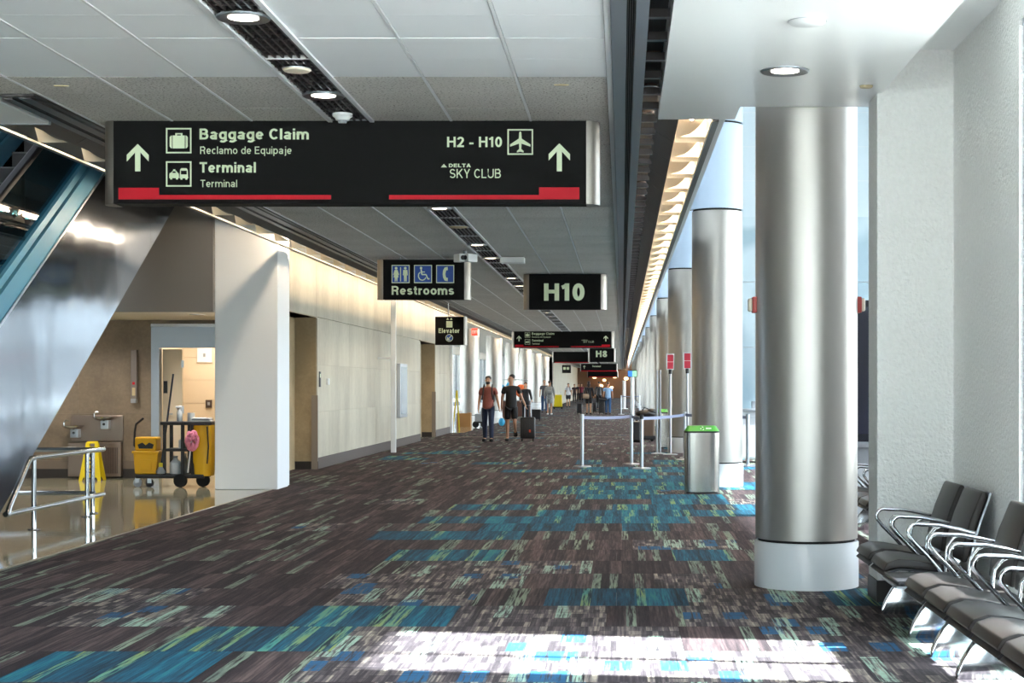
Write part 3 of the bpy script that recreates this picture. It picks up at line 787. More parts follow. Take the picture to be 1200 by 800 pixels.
def EL(cx, cy, rx, ry, a0, a1, n=None):
    n = n or max(4, int(abs(a1 - a0) / 18))
    return [(cx + rx * math.cos(math.radians(a0 + (a1 - a0) * i / n)), cy + ry * math.sin(math.radians(a0 + (a1 - a0) * i / n))) for i in range(n + 1)]
def glyph(c, w):
    """strokes (centre lines) and width of a grotesque letter; cap height 1, x-height .73"""
    h = w / 2; X = .73
    st = lambda x, a=0.0, b=1.0: [(x, a), (x, b)]
    def bowl(W=.58): return EL(W / 2, X / 2, W / 2 - h, X / 2 - h, 0, 360, 22)
    if c == ' ': return [], .22
    if c == '-': return [[(0, .36), (.34, .36)]], .34
    if c == '0': return [EL(.28, .5, .28 - h, .5 - h, 0, 360, 26)], .56
    if c == '1': return [st(.36 - h), [(.36 - h, 1 - h * .9), (.30 - h, .86), (.20 - h, .80 - h * .1), (.02, .78 - h * .1)]], .40
    if c == '2': return [EL(.28, .70, .28 - h, .30 - h, 170, -35, 12) + [(.28, .30), (h, h)], [(0, h), (.56, h)]], .56
    if c == '8': return [EL(.28, .755, .25 - h, .245 - h, 0, 360, 20), EL(.28, .275, .28 - h, .285 - h, 0, 360, 20)], .56
    if c == 'A': return [[(h * .9, 0), (.35, 1)], [(.70 - h * .9, 0), (.35, 1)], [(.15, .28), (.55, .28)]], .70
    if c == 'B':
        r1, r2 = (1 - h - .53) / 2, (.53 - h) / 2
        return [st(h), [(h, 1 - h), (.36, 1 - h)] + EL(.36, .53 + r1, .26 - h, r1, 90, -90, 8) + [(h, .53)], [(h, .53), (.38, .53)] + EL(.38, h + r2, .28 - h, r2, 90, -90, 8) + [(h, h)]], .66
    if c == 'C': return [EL(.36, .5, .36 - h, .5 - h, 42, 318, 22)], .68
    if c == 'D': return [st(h), [(h, 1 - h), (.30, 1 - h)] + EL(.30, .5, .38 - h, .5 - h, 90, -90, 12) + [(h, h)]], .68
    if c == 'E': return [st(h), [(h, 1 - h), (.58, 1 - h)], [(h, .52), (.54, .52)], [(h, h), (.60, h)]], .60
    if c == 'H': return [st(h), st(.70 - h), [(h, .53), (.70 - h, .53)]], .70
    if c == 'I': return [st(h)], w
    if c == 'K': return [st(h), [(h, .34), (.66 - h * .8, 1)], [(.26, .56), (.68 - h * .8, 0)]], .68
    if c == 'L': return [st(h), [(h, h), (.54, h)]], .54
    if c == 'R':
        r1 = (1 - h - .48) / 2
        return [st(h), [(h, 1 - h), (.38, 1 - h)] + EL(.38, .48 + r1, .28 - h, r1, 90, -90, 8) + [(h, .48)], [(.36, .48), (.54 - h * .2, .36), (.56 - h * .4, .1), (.62 - h * .5, 0)]], .68
    if c == 'S': 
        r1 = (.5 - h) / 2
        return [EL(.32, .5 + r1, .30 - h, r1, 25, 270, 14)[:-1] + EL(.32, h + r1, .32 - h, r1, 90, -160, 14)], .64
    if c == 'T': return [[(0, 1 - h), (.62, 1 - h)], st(.31)], .62
    if c == 'U': return [[(h, 1), (h, .36)] + EL(.34, .36, .34 - h, .36 - h, 180, 360, 12) + [(.68 - h, 1)]], .68
    if c == 'X': return [[(h * .9, 0), (.64 - h * .9, 1)], [(h * .9, 1), (.64 - h * .9, 0)]], .64
    if c == 'Y': return [st(.33, 0, .42), [(h * .9, 1), (.33, .42)], [(.66 - h * .9, 1), (.33, .42)]], .66
    if c == 'a': return [[(.52 - h, 0), (.52 - h, .50)] + EL(.27, .50, .25 - h, X - h - .50, 0, 165, 8), EL(.25, .215, .25 - h, .215 - h, 0, 360, 16)], .56
    if c == 'c': return [EL(.28, X / 2, .28 - h, X / 2 - h, 48, 312, 16)], .52
    if c == 'd': return [bowl(), st(.58 - h)], .58
    if c == 'e': return [[(h, X / 2 - .01), (.56 - h, X / 2 - .01)], EL(.28, X / 2, .28 - h, X / 2 - h, 0, 318, 18)], .56
    if c == 'g': return [bowl(), [(.58 - h, X), (.58 - h, -.06)] + EL(.29, -.06, .29 - h, .22 - h, 0, -150, 8)], .58
    if c == 'i': return [st(h, 0, X), [(h, 1 - w * .95), (h, 1)]], w
    if c == 'j': return [[(h + .1, X), (h + .1, -.1)] + EL(.02, -.1, h + .08, .17 - h, 0, -80, 5), [(h + .1, 1 - w * .95), (h + .1, 1)]], w + .1
    if c == 'l': return [st(h)], w
    if c == 'm': return [st(h, 0, X), [(h, .45)] + EL(.27, .45, .27 - h, X - h - .45, 180, 0, 8) + [(.54 - h, 0)], [(.54 - h, .45)] + EL(.27 + .54 - w, .45, .27 - h, X - h - .45, 180, 0, 8) + [(1.08 - w - h, 0)]], 1.08 - w
    if c == 'n': return [st(h, 0, X), [(h, .43)] + EL(.27, .43, .27 - h, X - h - .43, 180, 0, 8) + [(.54 - h, 0)]], .54
    if c == 'o': return [bowl(.58)], .58
    if c == 'p': return [bowl(), st(h, -.27, X)], .58
    if c == 'q': return [bowl(), st(.58 - h, -.27, X)], .58
    if c == 'r': return [st(h, 0, X), [(h, .42)] + EL(.34, .42, .34 - h, X - h - .42, 180, 92, 6)], .35
    if c == 's':
        r1 = (X / 2 - h) / 2
        return [EL(.26, X / 2 + r1, .24 - h, r1, 25, 270, 12)[:-1] + EL(.26, h + r1, .26 - h, r1, 90, -160, 12)], .52
    if c == 't': return [[(.16, .93), (.16, .18)] + EL(.30, .18, .14, .18 - h, 180, 280, 6), [(0, X - h), (.33, X - h)]], .34
    if c == 'u': return [st(.54 - h, 0, X), [(h, X), (h, .30)] + EL(.27, .30, .27 - h, .30 - h, 180, 360, 8)], .54
    if c == 'v': return [[(h * .9, X), (.27, 0)], [(.54 - h * .9, X), (.27, 0)]], .54
    return [st(h)], w
def ribbon(pts, w):
    """one continuous mitred strip along a stroke"""
    closed = len(pts) > 4 and math.hypot(pts[0][0] - pts[-1][0], pts[0][1] - pts[-1][1]) < 1e-6
    if closed: pts = pts[:-1]
    n = len(pts); L, Rr = [], []
    def nrm(a, b):
        l = math.hypot(b[0] - a[0], b[1] - a[1]) or 1; return (-(b[1] - a[1]) / l, (b[0] - a[0]) / l)
    for i in range(n):
        n0 = nrm(pts[i - 1], pts[i]) if (i or closed) else None; n1 = nrm(pts[i], pts[(i + 1) % n]) if (i < n - 1 or closed) else None
        n0 = n0 or n1; n1 = n1 or n0
        m = (n0[0] + n1[0], n0[1] + n1[1]); l = math.hypot(*m) or 1; m = (m[0] / l, m[1] / l)
        c = max(.45, m[0] * n0[0] + m[1] * n0[1]); d = w / 2 / c
        L.append((pts[i][0] + m[0] * d, pts[i][1] + m[1] * d)); Rr.append((pts[i][0] - m[0] * d, pts[i][1] - m[1] * d))
    q = [[L[i], L[(i + 1) % n], Rr[(i + 1) % n], Rr[i]] for i in range(n if closed else n - 1)]
    return q
def text_mesh(s, cap_h, width, w=.13):
    quads = []; x = 0.0; sp = .13 if w < .16 else .11
    for ch in s:
        st, adv = glyph(ch, w)
        for p in st: quads += [[(a + x, b) for a, b in qd] for qd in ribbon(p, w)]
        x += adv + sp
    x -= sp; kx = width / x
    me = bpy.data.meshes.new('lettering'); vs = [(a * kx, 0, b * cap_h) for qd in quads for a, b in qd]
    me.from_pydata(vs, [], [(i * 4, i * 4 + 1, i * 4 + 2, i * 4 + 3) for i in range(len(quads))]); return me

class Sign:
    """hanging sign: black box with aluminium ends; artwork given in photo pixels, turned to metres on its front"""
    def __init__(s, D, px0, px1, py0, py1, label, capl, capr, depth=.22, rods=(), name='hanging_sign', cat='sign'):
        a, b = at(px0, py0, D), at(px1, py1, D)
        s.D, s.c = D, Vector(((a.x + b.x) / 2, D, b.z))
        s.root = thing(name, label, cat, s.c)
        X = lambda px: at(px, 0, D).x - s.c.x; Z = lambda py: at(0, py, D).z - s.c.z
        s.X, s.Z = X, Z; h = Z(py0)
        MB().box(X(px0 + capl), X(px1 - capr), 0, depth, 0, h).build('panel', M_signblack, s.root)
        for p, q in ((px0, px0 + capl), (px1 - capr, px1)):
            if q - p < .3: continue
            x0, x1 = X(p), X(q); pts = []
            n = 8
            out = x0 if p == px0 else x1; inn = x1 if p == px0 else x0
            for i in range(n + 1):
                th = PI * i / n; pts.append((inn + (out - inn) * math.sin(th), depth / 2 - (depth / 2 + .006) * math.cos(th)))
            MB().prism(pts, 'z', -.004, h + .004).build('end_cap', M_signend, s.root, smooth=50)
        for rx in rods:
            MB().tube([(X(rx), depth / 2, h), (X(rx), depth / 2, max(h + .03, ZC + .02 - s.c.z))], .012, 8).build('rod', M_satin, s.root)
        s.y = -.003
    def text(s, body, px0, px1, cap, base, bold=0.0, m=None):
        k = s.D / F; me = text_mesh(body, (base - cap) * k, (px1 - px0) * k, bold or .13); me.materials.append(m or M_signtext)
        return obj('lettering', me, s.root, (s.X(px0), s.y - .001, s.Z(base)))
    def polys(s, name, polys, m=None, lift=0.0):
        q = MB()
        for p in polys: q.prism([(s.X(a), s.Z(b)) for a, b in p], 'y', s.y - lift - .0012, s.y - lift + .003)
        return q.build(name, m or M_signtext, s.root)
    def frame(s, x0, y0, x1, y1, w):
        return s.polys('icon_frame', [R(x0, y0, x1, y0 + w), R(x0, y1 - w, x1, y1), R(x0, y0 + w, x0 + w, y1 - w), R(x1 - w, y0 + w, x1, y1 - w)])
def R(x0, y0, x1, y1): return [(x0, y0), (x1, y0), (x1, y1), (x0, y1)]
def circ(cx, cy, r, n=14, ry=None): return [(cx + r * math.cos(2 * PI * i / n), cy + (ry or r) * math.sin(2 * PI * i / n)) for i in range(n)]
def thick(pts, w):
    """thin pixel polyline as quads"""
    out = []
    for (a, b), (c, d) in zip(pts, pts[1:]):
        L = math.hypot(c - a, d - b) or 1; nx, ny = -(d - b) / L * w / 2, (c - a) / L * w / 2
        out.append([(a + nx, b + ny), (c + nx, d + ny), (c - nx, d - ny), (a - nx, b - ny)])
    return out
def up_arrow(x0, y0, x1, y1):
    cx = (x0 + x1) / 2; w = (x1 - x0); s = w * .12
    return [(cx, y0), (x1, y0 + w * .5), (x1, y0 + w * .80), (cx + s, y0 + w * .38), (cx + s, y1), (cx - s, y1), (cx - s, y0 + w * .38), (x0, y0 + w * .80), (x0, y0 + w * .5)]

def baggage_sign(D, px0, px1, py0, label, gates=True):
    """artwork measured on the near sign (119..703 x 141..238) and carried over to the same size of sign at D"""
    k = 12.7 / D; ox, oy = px0 - 119 * k, py0 - 141.5 * k
    s = Sign(D, px0, px1, py0, py0 + 97 * k, label, 14 * k, 16 * k, rods=())
    T = lambda P: [(ox + a * k, oy + b * k) for a, b in P]
    def P(name, polys, m=None, lift=0.0): return s.polys(name, [T(p) for p in polys], m, lift)
    def tx(b, x0, x1, c, bl, bold=0.0): return s.text(b, ox + x0 * k, ox + x1 * k, oy + c * k, oy + bl * k, bold)
    tx('Baggage Claim', 234, 362, 150.7, 163.4, .18); tx('Reclamo de Equipaje', 234.7, 341.7, 171.7, 180.4, .125)
    tx('Terminal', 234, 300, 190, 202.2, .18); tx('Terminal', 235, 278, 210.7, 219.2, .125)
    P('arrow', [up_arrow(148.7, 168.7, 174.3, 200.7)]); P('arrow', [up_arrow(643, 168, 668, 200.7)])
    P('red_bar', [R(139, 228.5, 388, 233.5), R(139, 220, 186.4, 228.5)], M_signred)
    P('red_bar', [R(456, 228.5, 679, 233.5), R(631.7, 219.5, 679, 228.5)], M_signred)
    for y0 in (150, 189):
        P('icon_frame', [R(194.6, y0, 224.4, y0 + 1.6), R(194.6, y0 + 28, 224.4, y0 + 29.6), R(194.6, y0 + 1.6, 196.2, y0 + 28), R(222.8, y0 + 1.6, 224.4, y0 + 28)])
    P('suitcase_icon', [[(200.6, 159), (199, 160.6), (199, 171.6), (200.6, 173.6), (201.5, 173.6), (201.5, 158.8)], R(202.5, 158.8, 216.6, 173.8),
                        [(217.6, 158.8), (217.6, 173.6), (218.6, 173.6), (220.2, 171.6), (220.2, 160.6), (218.6, 159)], R(205.6, 156, 207.4, 158.8), R(212, 156, 213.8, 158.8), R(207, 156, 212.4, 157.4)])
    P('taxi_icon', [[(198.6, 204.5), (199, 203), (201, 202), (202.6, 199.8), (206.2, 199.8), (208, 202), (209.2, 203), (209.6, 204.5), (209.6, 208.6), (198.6, 208.6)], R(203.2, 198.4, 205.4, 199.8), R(199.6, 208.6, 201.8, 210.2), R(206.4, 208.6, 208.6, 210.2)])
    P('taxi_icon', [R(202.4, 200.8, 206, 202.6)], M_signblack, .001)
    P('bus_icon', [[(211.2, 199), (212.6, 197), (218.6, 197), (220, 199), (220.6, 208.8), (210.6, 208.8)], R(211.6, 208.8, 213.8, 210.4), R(217.4, 208.8, 219.6, 210.4)])
    P('bus_icon', [R(212.2, 200, 219, 204.4)], M_signblack, .001)
    if gates:
        tx('H2 - H10', 524, 588.3, 160.3, 172.4, .175)
        y0 = 151.3
        P('icon_frame', [R(594.7, y0, 624.7, y0 + 1.6), R(594.7, y0 + 28.4, 624.7, y0 + 30), R(594.7, y0 + 1.6, 596.3, y0 + 28.4), R(623.1, y0 + 1.6, 624.7, y0 + 28.4)])
        P('airplane_icon', [[(609.7, 154), (610.9, 155.2), (611.4, 162.5), (621.6, 169.2), (621.6, 171.8), (611.2, 168.2), (610.9, 174.6), (613.6, 176.9), (613.6, 178.6), (609.7, 177.6),
                             (605.8, 178.6), (605.8, 176.9), (608.5, 174.6), (608.2, 168.2), (597.8, 171.8), (597.8, 169.2), (608, 162.5), (608.5, 155.2)]])
    tx('DELTA', 526, 551.7, 191.8, 196, .2); P('club_triangle', [[(520.2, 192), (523.8, 196), (516.8, 196)]])
    tx('SKY CLUB', 527, 587, 198, 208.6, .12)
    return s
baggage_sign(12.7, 119, 703, 141.5, 'large near black hanging sign reading Baggage Claim, Terminal and H2 - H10')
baggage_sign(61.7, 599.5, 720, 387.6, 'distant black hanging sign repeating Baggage Claim and Terminal, above the H8 sign', False)
s = Sign(29.9, 613, 711.5, 321, 362.5, 'black hanging gate sign reading H10', 7, 7.5, rods=())
s.text('H10', 637.5, 685, 332, 352.2, .21)
s = Sign(26.0, 441, 551.5, 304, 350.8, 'black hanging sign reading Restrooms with three blue pictograms', 8, 7.5, rods=(468,))
s.text('Restrooms', 459, 532, 335, 345.2, .18)
for x0 in (459, 485.2, 511.2):
    s.polys('icon_plate', [R(x0, 310.4, x0 + 21, 331.6)]); s.polys('icon_ground', [R(x0 + .9, 311.3, x0 + 20.1, 330.7)], M_signblue, .002)
LI = .004
s.polys('toilet_icon', [circ(464.3, 314.2, 1.6), [(462.6, 316.2), (466, 316.2), (467.8, 322), (467, 322.4), (466, 319.8), (467.2, 325), (466, 325), (465.6, 329.6), (464.6, 329.6), (464.2, 325), (463.6, 329.6), (462.6, 329.6), (462.6, 325), (461.2, 325), (462.6, 319.8), (461.6, 322.4), (460.8, 322)],
                        R(469, 313, 470, 329.6), circ(475, 314.2, 1.6), [(472.6, 316.2), (477.4, 316.2), (477.9, 322.5), (477, 322.5), (476.8, 319), (476.6, 329.6), (475.3, 329.6), (475.1, 323.5), (474.9, 329.6), (473.6, 329.6), (473.2, 319), (473, 322.5), (472.1, 322.5)]], None, LI)
s.polys('wheelchair_icon', [circ(493.5, 314, 1.5)] + thick([(493.6, 315.6), (494.4, 321.6), (499.4, 321.6), (501.6, 327), (503.4, 326.4)], 1.5) + thick([(493.8, 318.6), (498, 318.6)], 1.1)
        + thick([(492.6, 318.8), (490.6, 321), (490.4, 324.4), (492.2, 327.4), (495.2, 328.4), (498, 327), (499, 325)], 1.2), None, LI)
s.polys('telephone_icon', [[(524.6, 312.6), (521, 313.4), (519.2, 317), (518.8, 321), (519.2, 325), (521, 328.6), (524.6, 329.4), (524.9, 325.6), (522.8, 325), (522, 321), (522.8, 317), (524.9, 316.4)]], None, LI)
s = Sign(40.0, 510, 547, 371, 404, 'small black hanging sign reading Elevator beside the stone wall', 0, 3.5, rods=(525,))
s.text('Elevator', 514, 538.4, 384.6, 390, .19); s.polys('lift_icon', [R(523, 376.2, 530.2, 383.6), [(524.6, 372.2), (526.2, 374.6), (523, 374.6)], [(528.8, 372.2), (530.2, 374.6), (527.2, 374.6)]])
s.polys('arrow_disc', [circ(526.5, 395.8, 4.4, 20)]); s.polys('arrow_ground', [circ(526.5, 395.8, 3.8, 20)], M_signblue, .002)
s.polys('arrow', thick([(528.8, 393.4), (524.6, 397.8)], .9) + thick([(524.5, 394.8), (524.4, 398), (527.6, 398)], .9), None, LI)
s = Sign(76.0, 689, 721.5, 408, 424, 'black gate sign reading H8 under the distant baggage sign', 2, 2)
s.text('H8', 698.3, 711.4, 410.8, 418.2, .21)
s = Sign(94.0, 647, 692, 412, 425, 'blank black hanging sign left of the H8 sign', 1.5, 1.5); s.polys('red_bar', [R(650, 424, 690, 424.9)], M_signred)
s = Sign(118.0, 680, 723.5, 426, 435, 'far dark directory sign with pale lettering below the H8 sign', .8, .8)
s.text('Terminal', 694, 704, 428, 430, .2); s.polys('arrow', [up_arrow(683.5, 428, 686, 432)]); s.polys('red_bar', [R(681, 434, 722.5, 434.9)], M_signred)
s = Sign(118.0, 658, 669.5, 427.5, 437, 'far small black sign left of the directory sign', .6, .6); s.polys('icon_plate', [R(660, 430, 663, 433), R(664, 430, 667, 433)])
s = Sign(140.0, 688, 724.5, 434.6, 442, 'farthest black hanging sign in the concourse', .8, .8); s.polys('red_bar', [R(690, 441, 722, 441.6)], M_signred)
# exit sign
s = Sign(58.0, 552.5, 559.5, 384.5, 393, 'small glowing red exit sign hanging beside the far left columns', 0, 0, .1, rods=(556,), name='exit_sign')
s.root.children[0].data.materials[0] = M_exit
s.text('EXIT', 553.2, 558.8, 387, 390.6, .22, M_whitep)
# ceiling camera, white box fixture
p = at(545, 295, 24.9)
t = thing('ceiling_camera', 'white boxy security camera pair under the ceiling slot', 'security camera', (p.x, 24.9, ZC))
for dx, rz in ((-.08, .5), (.08, -.6)):
    h = MB().box(-.06, .06, -.12, .1, -.17, -.05).build('housing', M_whitep, t, (dx, 0, 0), bevel=.012); h.rotation_euler = (0, 0, rz)
    MB().disc((0, -.125, -.11), .035, 14, .008, 'y').build('lens', M_blackp, h)
MB().tube([(0, 0, -.06), (0, 0, 0)], .03, 10).build('mount', M_greyp, t)
p = at(601, 297, 26.3)
t = thing('ceiling_box', 'long white box fixture on the tiled ceiling left of the H10 sign', 'light box', (p.x, 26.2, ZC))
MB().box(-.19, .19, -.1, .2, -.09, 0).build('housing', M_whitep, t, bevel=.008); MB().box(-.17, .17, -.104, -.1, -.075, -.015).build('face_plate', M_whitep, t)

# ------------------------------------------------------------------ escalator
XE = -6.14; SL = math.tan(math.radians(30.2)); 
zlow = lambda y: .25 + SL * (y - 16.36)
esc = thing('escalator', 'steel clad escalator with teal balustrade rising along the left edge', 'escalator', (XE, 16.36, 0))
ya, yb = 11.0, 26.2
def band(x0, x1, o0, o1, a=ya, b=yb, nm='band', m=None, clip0=False, **kw):
    """strip following the slope between the offsets o0..o1 above the truss underside"""
    pts = [(a - 16.36, max(zlow(a) + o0, 0 if clip0 else -9)), (b - 16.36, zlow(b) + o0), (b - 16.36, zlow(b) + o1), (a - 16.36, zlow(a) + o1)]
    if clip0:
        y0 = 16.36 - .25 / SL
        pts = [(a - 16.36, 0), (y0 - 16.36, 0), (b - 16.36, zlow(b) + o0), (b - 16.36, zlow(b) + o1), (a - 16.36, max(0, zlow(a) + o1))]
    return MB().prism(pts, 'x', x0, x1).build(nm, m, esc, **kw)
# cladding in separate sheets with fine joints, square to the slope
c30, s30 = math.cos(math.radians(30.2)), math.sin(math.radians(30.2))
W = 1.42
ys = [-5.4 + 1.33 * i for i in range(12)]
for a, b in zip(ys, ys[1:]):
    q = []
    lean = .10
    for yv, o in ((a, 0), (b, 0), (b + lean * -1.8, 1.84), (a + lean * -1.8, 1.84)):
        q.append((yv, .25 + SL * yv + o))
    q[0] = (q[0][0] + .003, q[0][1]); q[3] = (q[3][0] + .003, q[3][1])
    if max(z for _, z in q) <= 0: continue
    # cut at the floor
    r = []
    for (p0, p1) in zip(q, q[1:] + q[:1]):
        if p0[1] >= 0: r.append(p0)
        if (p0[1] >= 0) != (p1[1] >= 0):
            f = p0[1] / (p0[1] - p1[1]); r.append((p0[0] + f * (p1[0] - p0[0]), 0.0))
    MB().prism(r, 'x', -.03, 0).build('cladding_panel', M_steel, esc)
band(-W, -W + .03, 0, 1.84, nm='cladding_far_side', m=M_steel, clip0=True)
band(-W + .03, -.03, .0, .04, 16.2, yb, nm='underside', m=M_steel)
band(-.05, .012, 1.84, 1.875, nm='trim_edge', m=M_satin, clip0=False)
for x0, x1 in ((-.16, .0), (-W, -W + .16)):
    band(x0, x1, 1.875, 2.14, nm='deck_band', m=M_teal)
    band(x0 + .04, x1 - .04, 2.14, 2.17, nm='shadow_channel', m=M_rubber)
    band(x0 + .06, x1 - .06, 2.17, 3.0, nm='glass_panel', m=M_tealglass)
    band(x0 + .02, x1 - .02, 2.17, 2.27, nm='glass_channel', m=M_teal)
    band(x0 + .03, x1 - .03, 3.0, 3.08, nm='handrail', m=M_rubber, bevel=.02)
for yv in (13.2, 15.2, 17.2, 19.2, 21.2):
    band(-.098, -.062, 2.27, 3.0, yv, yv + .02, nm='glass_joint', m=M_rubber)
stp = MB(); run, rise = .4 * 1.0, .4 * SL
i = 0; st_me = MB().box(-W + .2, -.2, 0, .42, -rise, 0).mesh('step', M_step)
yv = 12.0
nose = MB().box(-W + .2, -.2, -.006, .03, -.012, .004).mesh('step_nose', mat('step_nosing', '4a4b4d', .5, .5))
while yv < 26:
    st = obj('step', st_me, esc, (0, yv - 16.36, zlow(yv) + 1.95)); obj('step_nose', nose, st); yv += run
t = thing('guard_railing', 'stainless guard railing on the polished floor under the escalator', 'railing', (XE, 17.3, 0))
rr_ = .028
def rail(pts, nm, r=rr_): return MB().tube([(x - XE, y - 17.3, z) for x, y, z in pts], r, 12).build(nm, M_chrome, t, smooth=50)
rail([(XE, 16.55, .20), (XE, 16.6, .28), (XE, 17.12, .70), (XE, 17.2, .745), (XE, 17.35, .75), (XE, 19.62, .75)], 'top_rail')
rail([(XE, 16.5, .22), (XE, 19.62, .22)], 'lower_rail')
rail([(XE - .06, 19.5, .75), (XE - 1.5, 19.5, .75)], 'return_rail'); rail([(XE - .06, 19.5, .24), (XE - 1.5, 19.5, .24)], 'return_rail')
for x, y in ((XE, 17.3), (XE, 19.02), (XE - .09, 19.5), (XE - 1.45, 19.5)):
    o = rail([(x, y, 0), (x, y, .74)], 'post', .026)
    MB().lathe([(.065, 0), (.06, .012), (.03, .016)], 18, (x - XE, y - 17.3, 0)).build('foot_plate', M_chrome, o, smooth=40)

# ------------------------------------------------------------------ alcove things
t = thing('drinking_fountain', 'stainless two level drinking fountain on the brown stone wall', 'drinking fountain', (-8.54, DB, 0))
M_fsteel = mat('fountain_steel', '8f7f74', .3, .9)
MB().box(-.42, .42, -.04, -.005, .60, 1.02).build('upper_panel', M_fsteel, t, bevel=.006)
MB().box(-.45, .41, -.12, -.005, .03, .585).build('lower_cabinet', M_fsteel, t, bevel=.006)
for i in range(9):
    MB().box(.12 + i * .028, .134 + i * .028, -.128, -.12, .08, .5).build('louvre_slat', M_brownbase, t)
for cx, z in ((-.33, .86), (.16, 1.0)):
    b = MB().lathe([(.05, -.07), (.13, -.045), (.17, -.01), (.175, 0), (.165, 0), (.12, -.02), (.02, -.03)], 24, (cx, -.22, z)).build('basin', M_chrome, t, smooth=40)
    MB().box(cx - .06, cx + .07, -.2, -.04, z - .2, z - .05).build('bracket_box', M_satin, t, bevel=.01)
    MB().tube([(cx - .15, -.22, z), (cx - .15, -.22, z + .05), (cx - .12, -.22, z + .085), (cx - .08, -.22, z + .075)], .012, 8).build('spout', M_chrome, b)
    MB().disc((cx + .0, -.21, z - .12), .022, 12, .01, 'y').build('push_button', M_blackp, b)
p = at(158.5, 472, DB); q = at(158.5, 410, DB)
t = thing('bag_dispenser', 'tall narrow grey dispenser on the brown wall above the fountain', 'dispenser', (p.x, DB, p.z))
MB().box(-.05, .05, -.09, 0, .06, q.z - p.z).build('case', mat('dispenser_grey', '77706c', .4, .3), t, bevel=.008)
MB().box(-.045, .045, -.11, 0, 0, .07).build('spout', M_greyp, t, bevel=.006); MB().box(-.02, .02, -.094, -.09, .3, .34).build('red_mark', M_signred, t); MB().box(-.025, .025, -.094, -.09, .12, .25).build('instruction_label', M_beige, t)
# wet floor sign
def wet_sign(x, y, label, h=.62, group=None):
    t = thing('wet_floor_sign', label, 'wet floor sign', (x, y, 0), 0, group)
    for s_, nm in ((-1, 'front_board'), (1, 'rear_board')):
        q = MB()
        w0, w1, th = .175, .095, .012
        f0, f1 = .13, .015
        def P(x_, z_): return (x_, s_ * (f0 + (f1 - f0) * z_ / h), z_)
        outl = [(-w0, 0), (-w0 + .05, 0), (-w0 + .07, .05), (w0 - .07, .05), (w0 - .05, 0), (w0, 0), (w1, h - .03), (w1 - .02, h), (-w1 + .02, h), (-w1, h - .03)]
        hole = [(-.045, h - .085), (.045, h - .085), (.045, h - .04), (-.045, h - .04)]
        # board below the grip, and a grip frame above it
        def slab(pts):
            a = [P(*p) for p in pts]; b_ = [(x_, y_ + th * s_, z_) for x_, y_, z_ in a]; n = len(pts)
            q.add(a + b_, [tuple(range(n)), tuple(range(2 * n - 1, n - 1, -1))] + [(i, (i + 1) % n, (i + 1) % n + n, i + n) for i in range(n)])
        zc = h - .09; wc = w0 + (w1 - w0) * zc / (h - .03)
        slab([(-w0, 0), (-w0 + .05, 0), (-w0 + .07, .05), (w0 - .07, .05), (w0 - .05, 0), (w0, 0), (wc, zc), (-wc, zc)])
        slab([(-wc, zc), (-.045, zc), (-.045, h - .035), (-w1, h - .035)]); slab([(.045, zc), (wc, zc), (w1, h - .035), (.045, h - .035)]); slab([(-w1, h - .035), (w1, h - .035), (w1 - .02, h), (-w1 + .02, h)])
        b_ = q.build(nm, M_yellow2, t)
        if s_ < 0:
            m = MB()
            def mk(pts):
                a = [(x_, -(f0 + (f1 - f0) * z_ / h) - th - .002, z_) for x_, z_ in pts]; m.add(a, [tuple(range(len(pts)))])
            for z_ in (.12, .17, .25, .31): mk([(-.05, z_), (.05, z_), (.05, z_ + .022), (-.05, z_ + .022)])
            mk([(-.05, .37), (.05, .37), (0, .47)])
            m.build('printed_marks', M_blackp, b_)
    return t
wet_sign(-8.42, 26.35, 'yellow folding wet floor sign standing in front of the drinking fountain')
# janitor cart
cx, cy = -6.55, 24.72
t = thing('janitor_cart', 'black janitor cart with yellow bag parked against the white pillar', 'cleaning cart', (cx, cy, 0))
L0, L1 = at(163, 0, cy).x - cx, at(252, 0, cy).x - cx
MB().box(L0, L1 - .12, -.2, .25, .13, .19).build('base_deck', M_blackp, t, bevel=.015)
xp0, xp1 = at(196, 0, cy).x - cx, at(229, 0, cy).x - cx
for xx in (xp0, xp1 - .15, xp1): 
    for yy in (-.18, .2): MB().box(xx - .02, xx + .025, yy, yy + .04, .19, .93).build('upright', M_blackp, t)
MB().box(xp0 - .05, L1, -.22, .26, .92, .97).build('top_tray', M_blackp, t, bevel=.012)
MB().box(xp0, xp1 + .02, -.2, .24, .53, .57).build('middle_shelf', M_blackp, t, bevel=.01)
for xx, r in ((L0 + .02, .065), (L0 + .2, .06)):
    w = MB().lathe([(r, -.018), (r, .018)], 18).build('caster', M_greyp if r > .062 else M_blackp, t, (xx, -.14, r)); w.rotation_euler = (PI / 2, 0, 0)
    MB().box(xx - .03, xx + .03, -.17, -.11, r, .14).build('caster_fork', M_satin, t)
for xx, yy in ((xp1 - .16, -.24), (xp1 + .14, -.1)):
    w = MB().lathe([(.035, -.026), (.09, -.026), (.1, -.018), (.1, .018), (.09, .026), (.035, .026)], 24).build('wheel', M_rubber, t, (xx, yy, .1)); w.rotation_euler = (PI / 2, 0, 0)
bag = MB(); bx0, bx1 = at(229, 0, cy).x - cx, at(251, 0, cy).x - cx
n = 6; rings = []
for j in range(8):
    z = .165 + (.95 - .165) * j / 7; k_ = .86 + .14 * min(1, j / 2); w_ = (bx1 - bx0) / 2 * k_; d_ = .19 * k_
    mx = (bx0 + bx1) / 2
    ring = []
    for i in range(20):
        a = 2 * PI * i / 20; ca, sa = math.cos(a), math.sin(a)
        rx = abs(ca) ** .4 * (1 if ca > 0 else -1); ry = abs(sa) ** .4 * (1 if sa > 0 else -1)
        wob = 1 + .035 * math.sin(i * 2.1 + j * .5)
        ring.append((mx + w_ * rx * wob, -.02 + d_ * ry * wob, z))
    rings.append(ring)
bag.v = [p for r in rings for p in r]
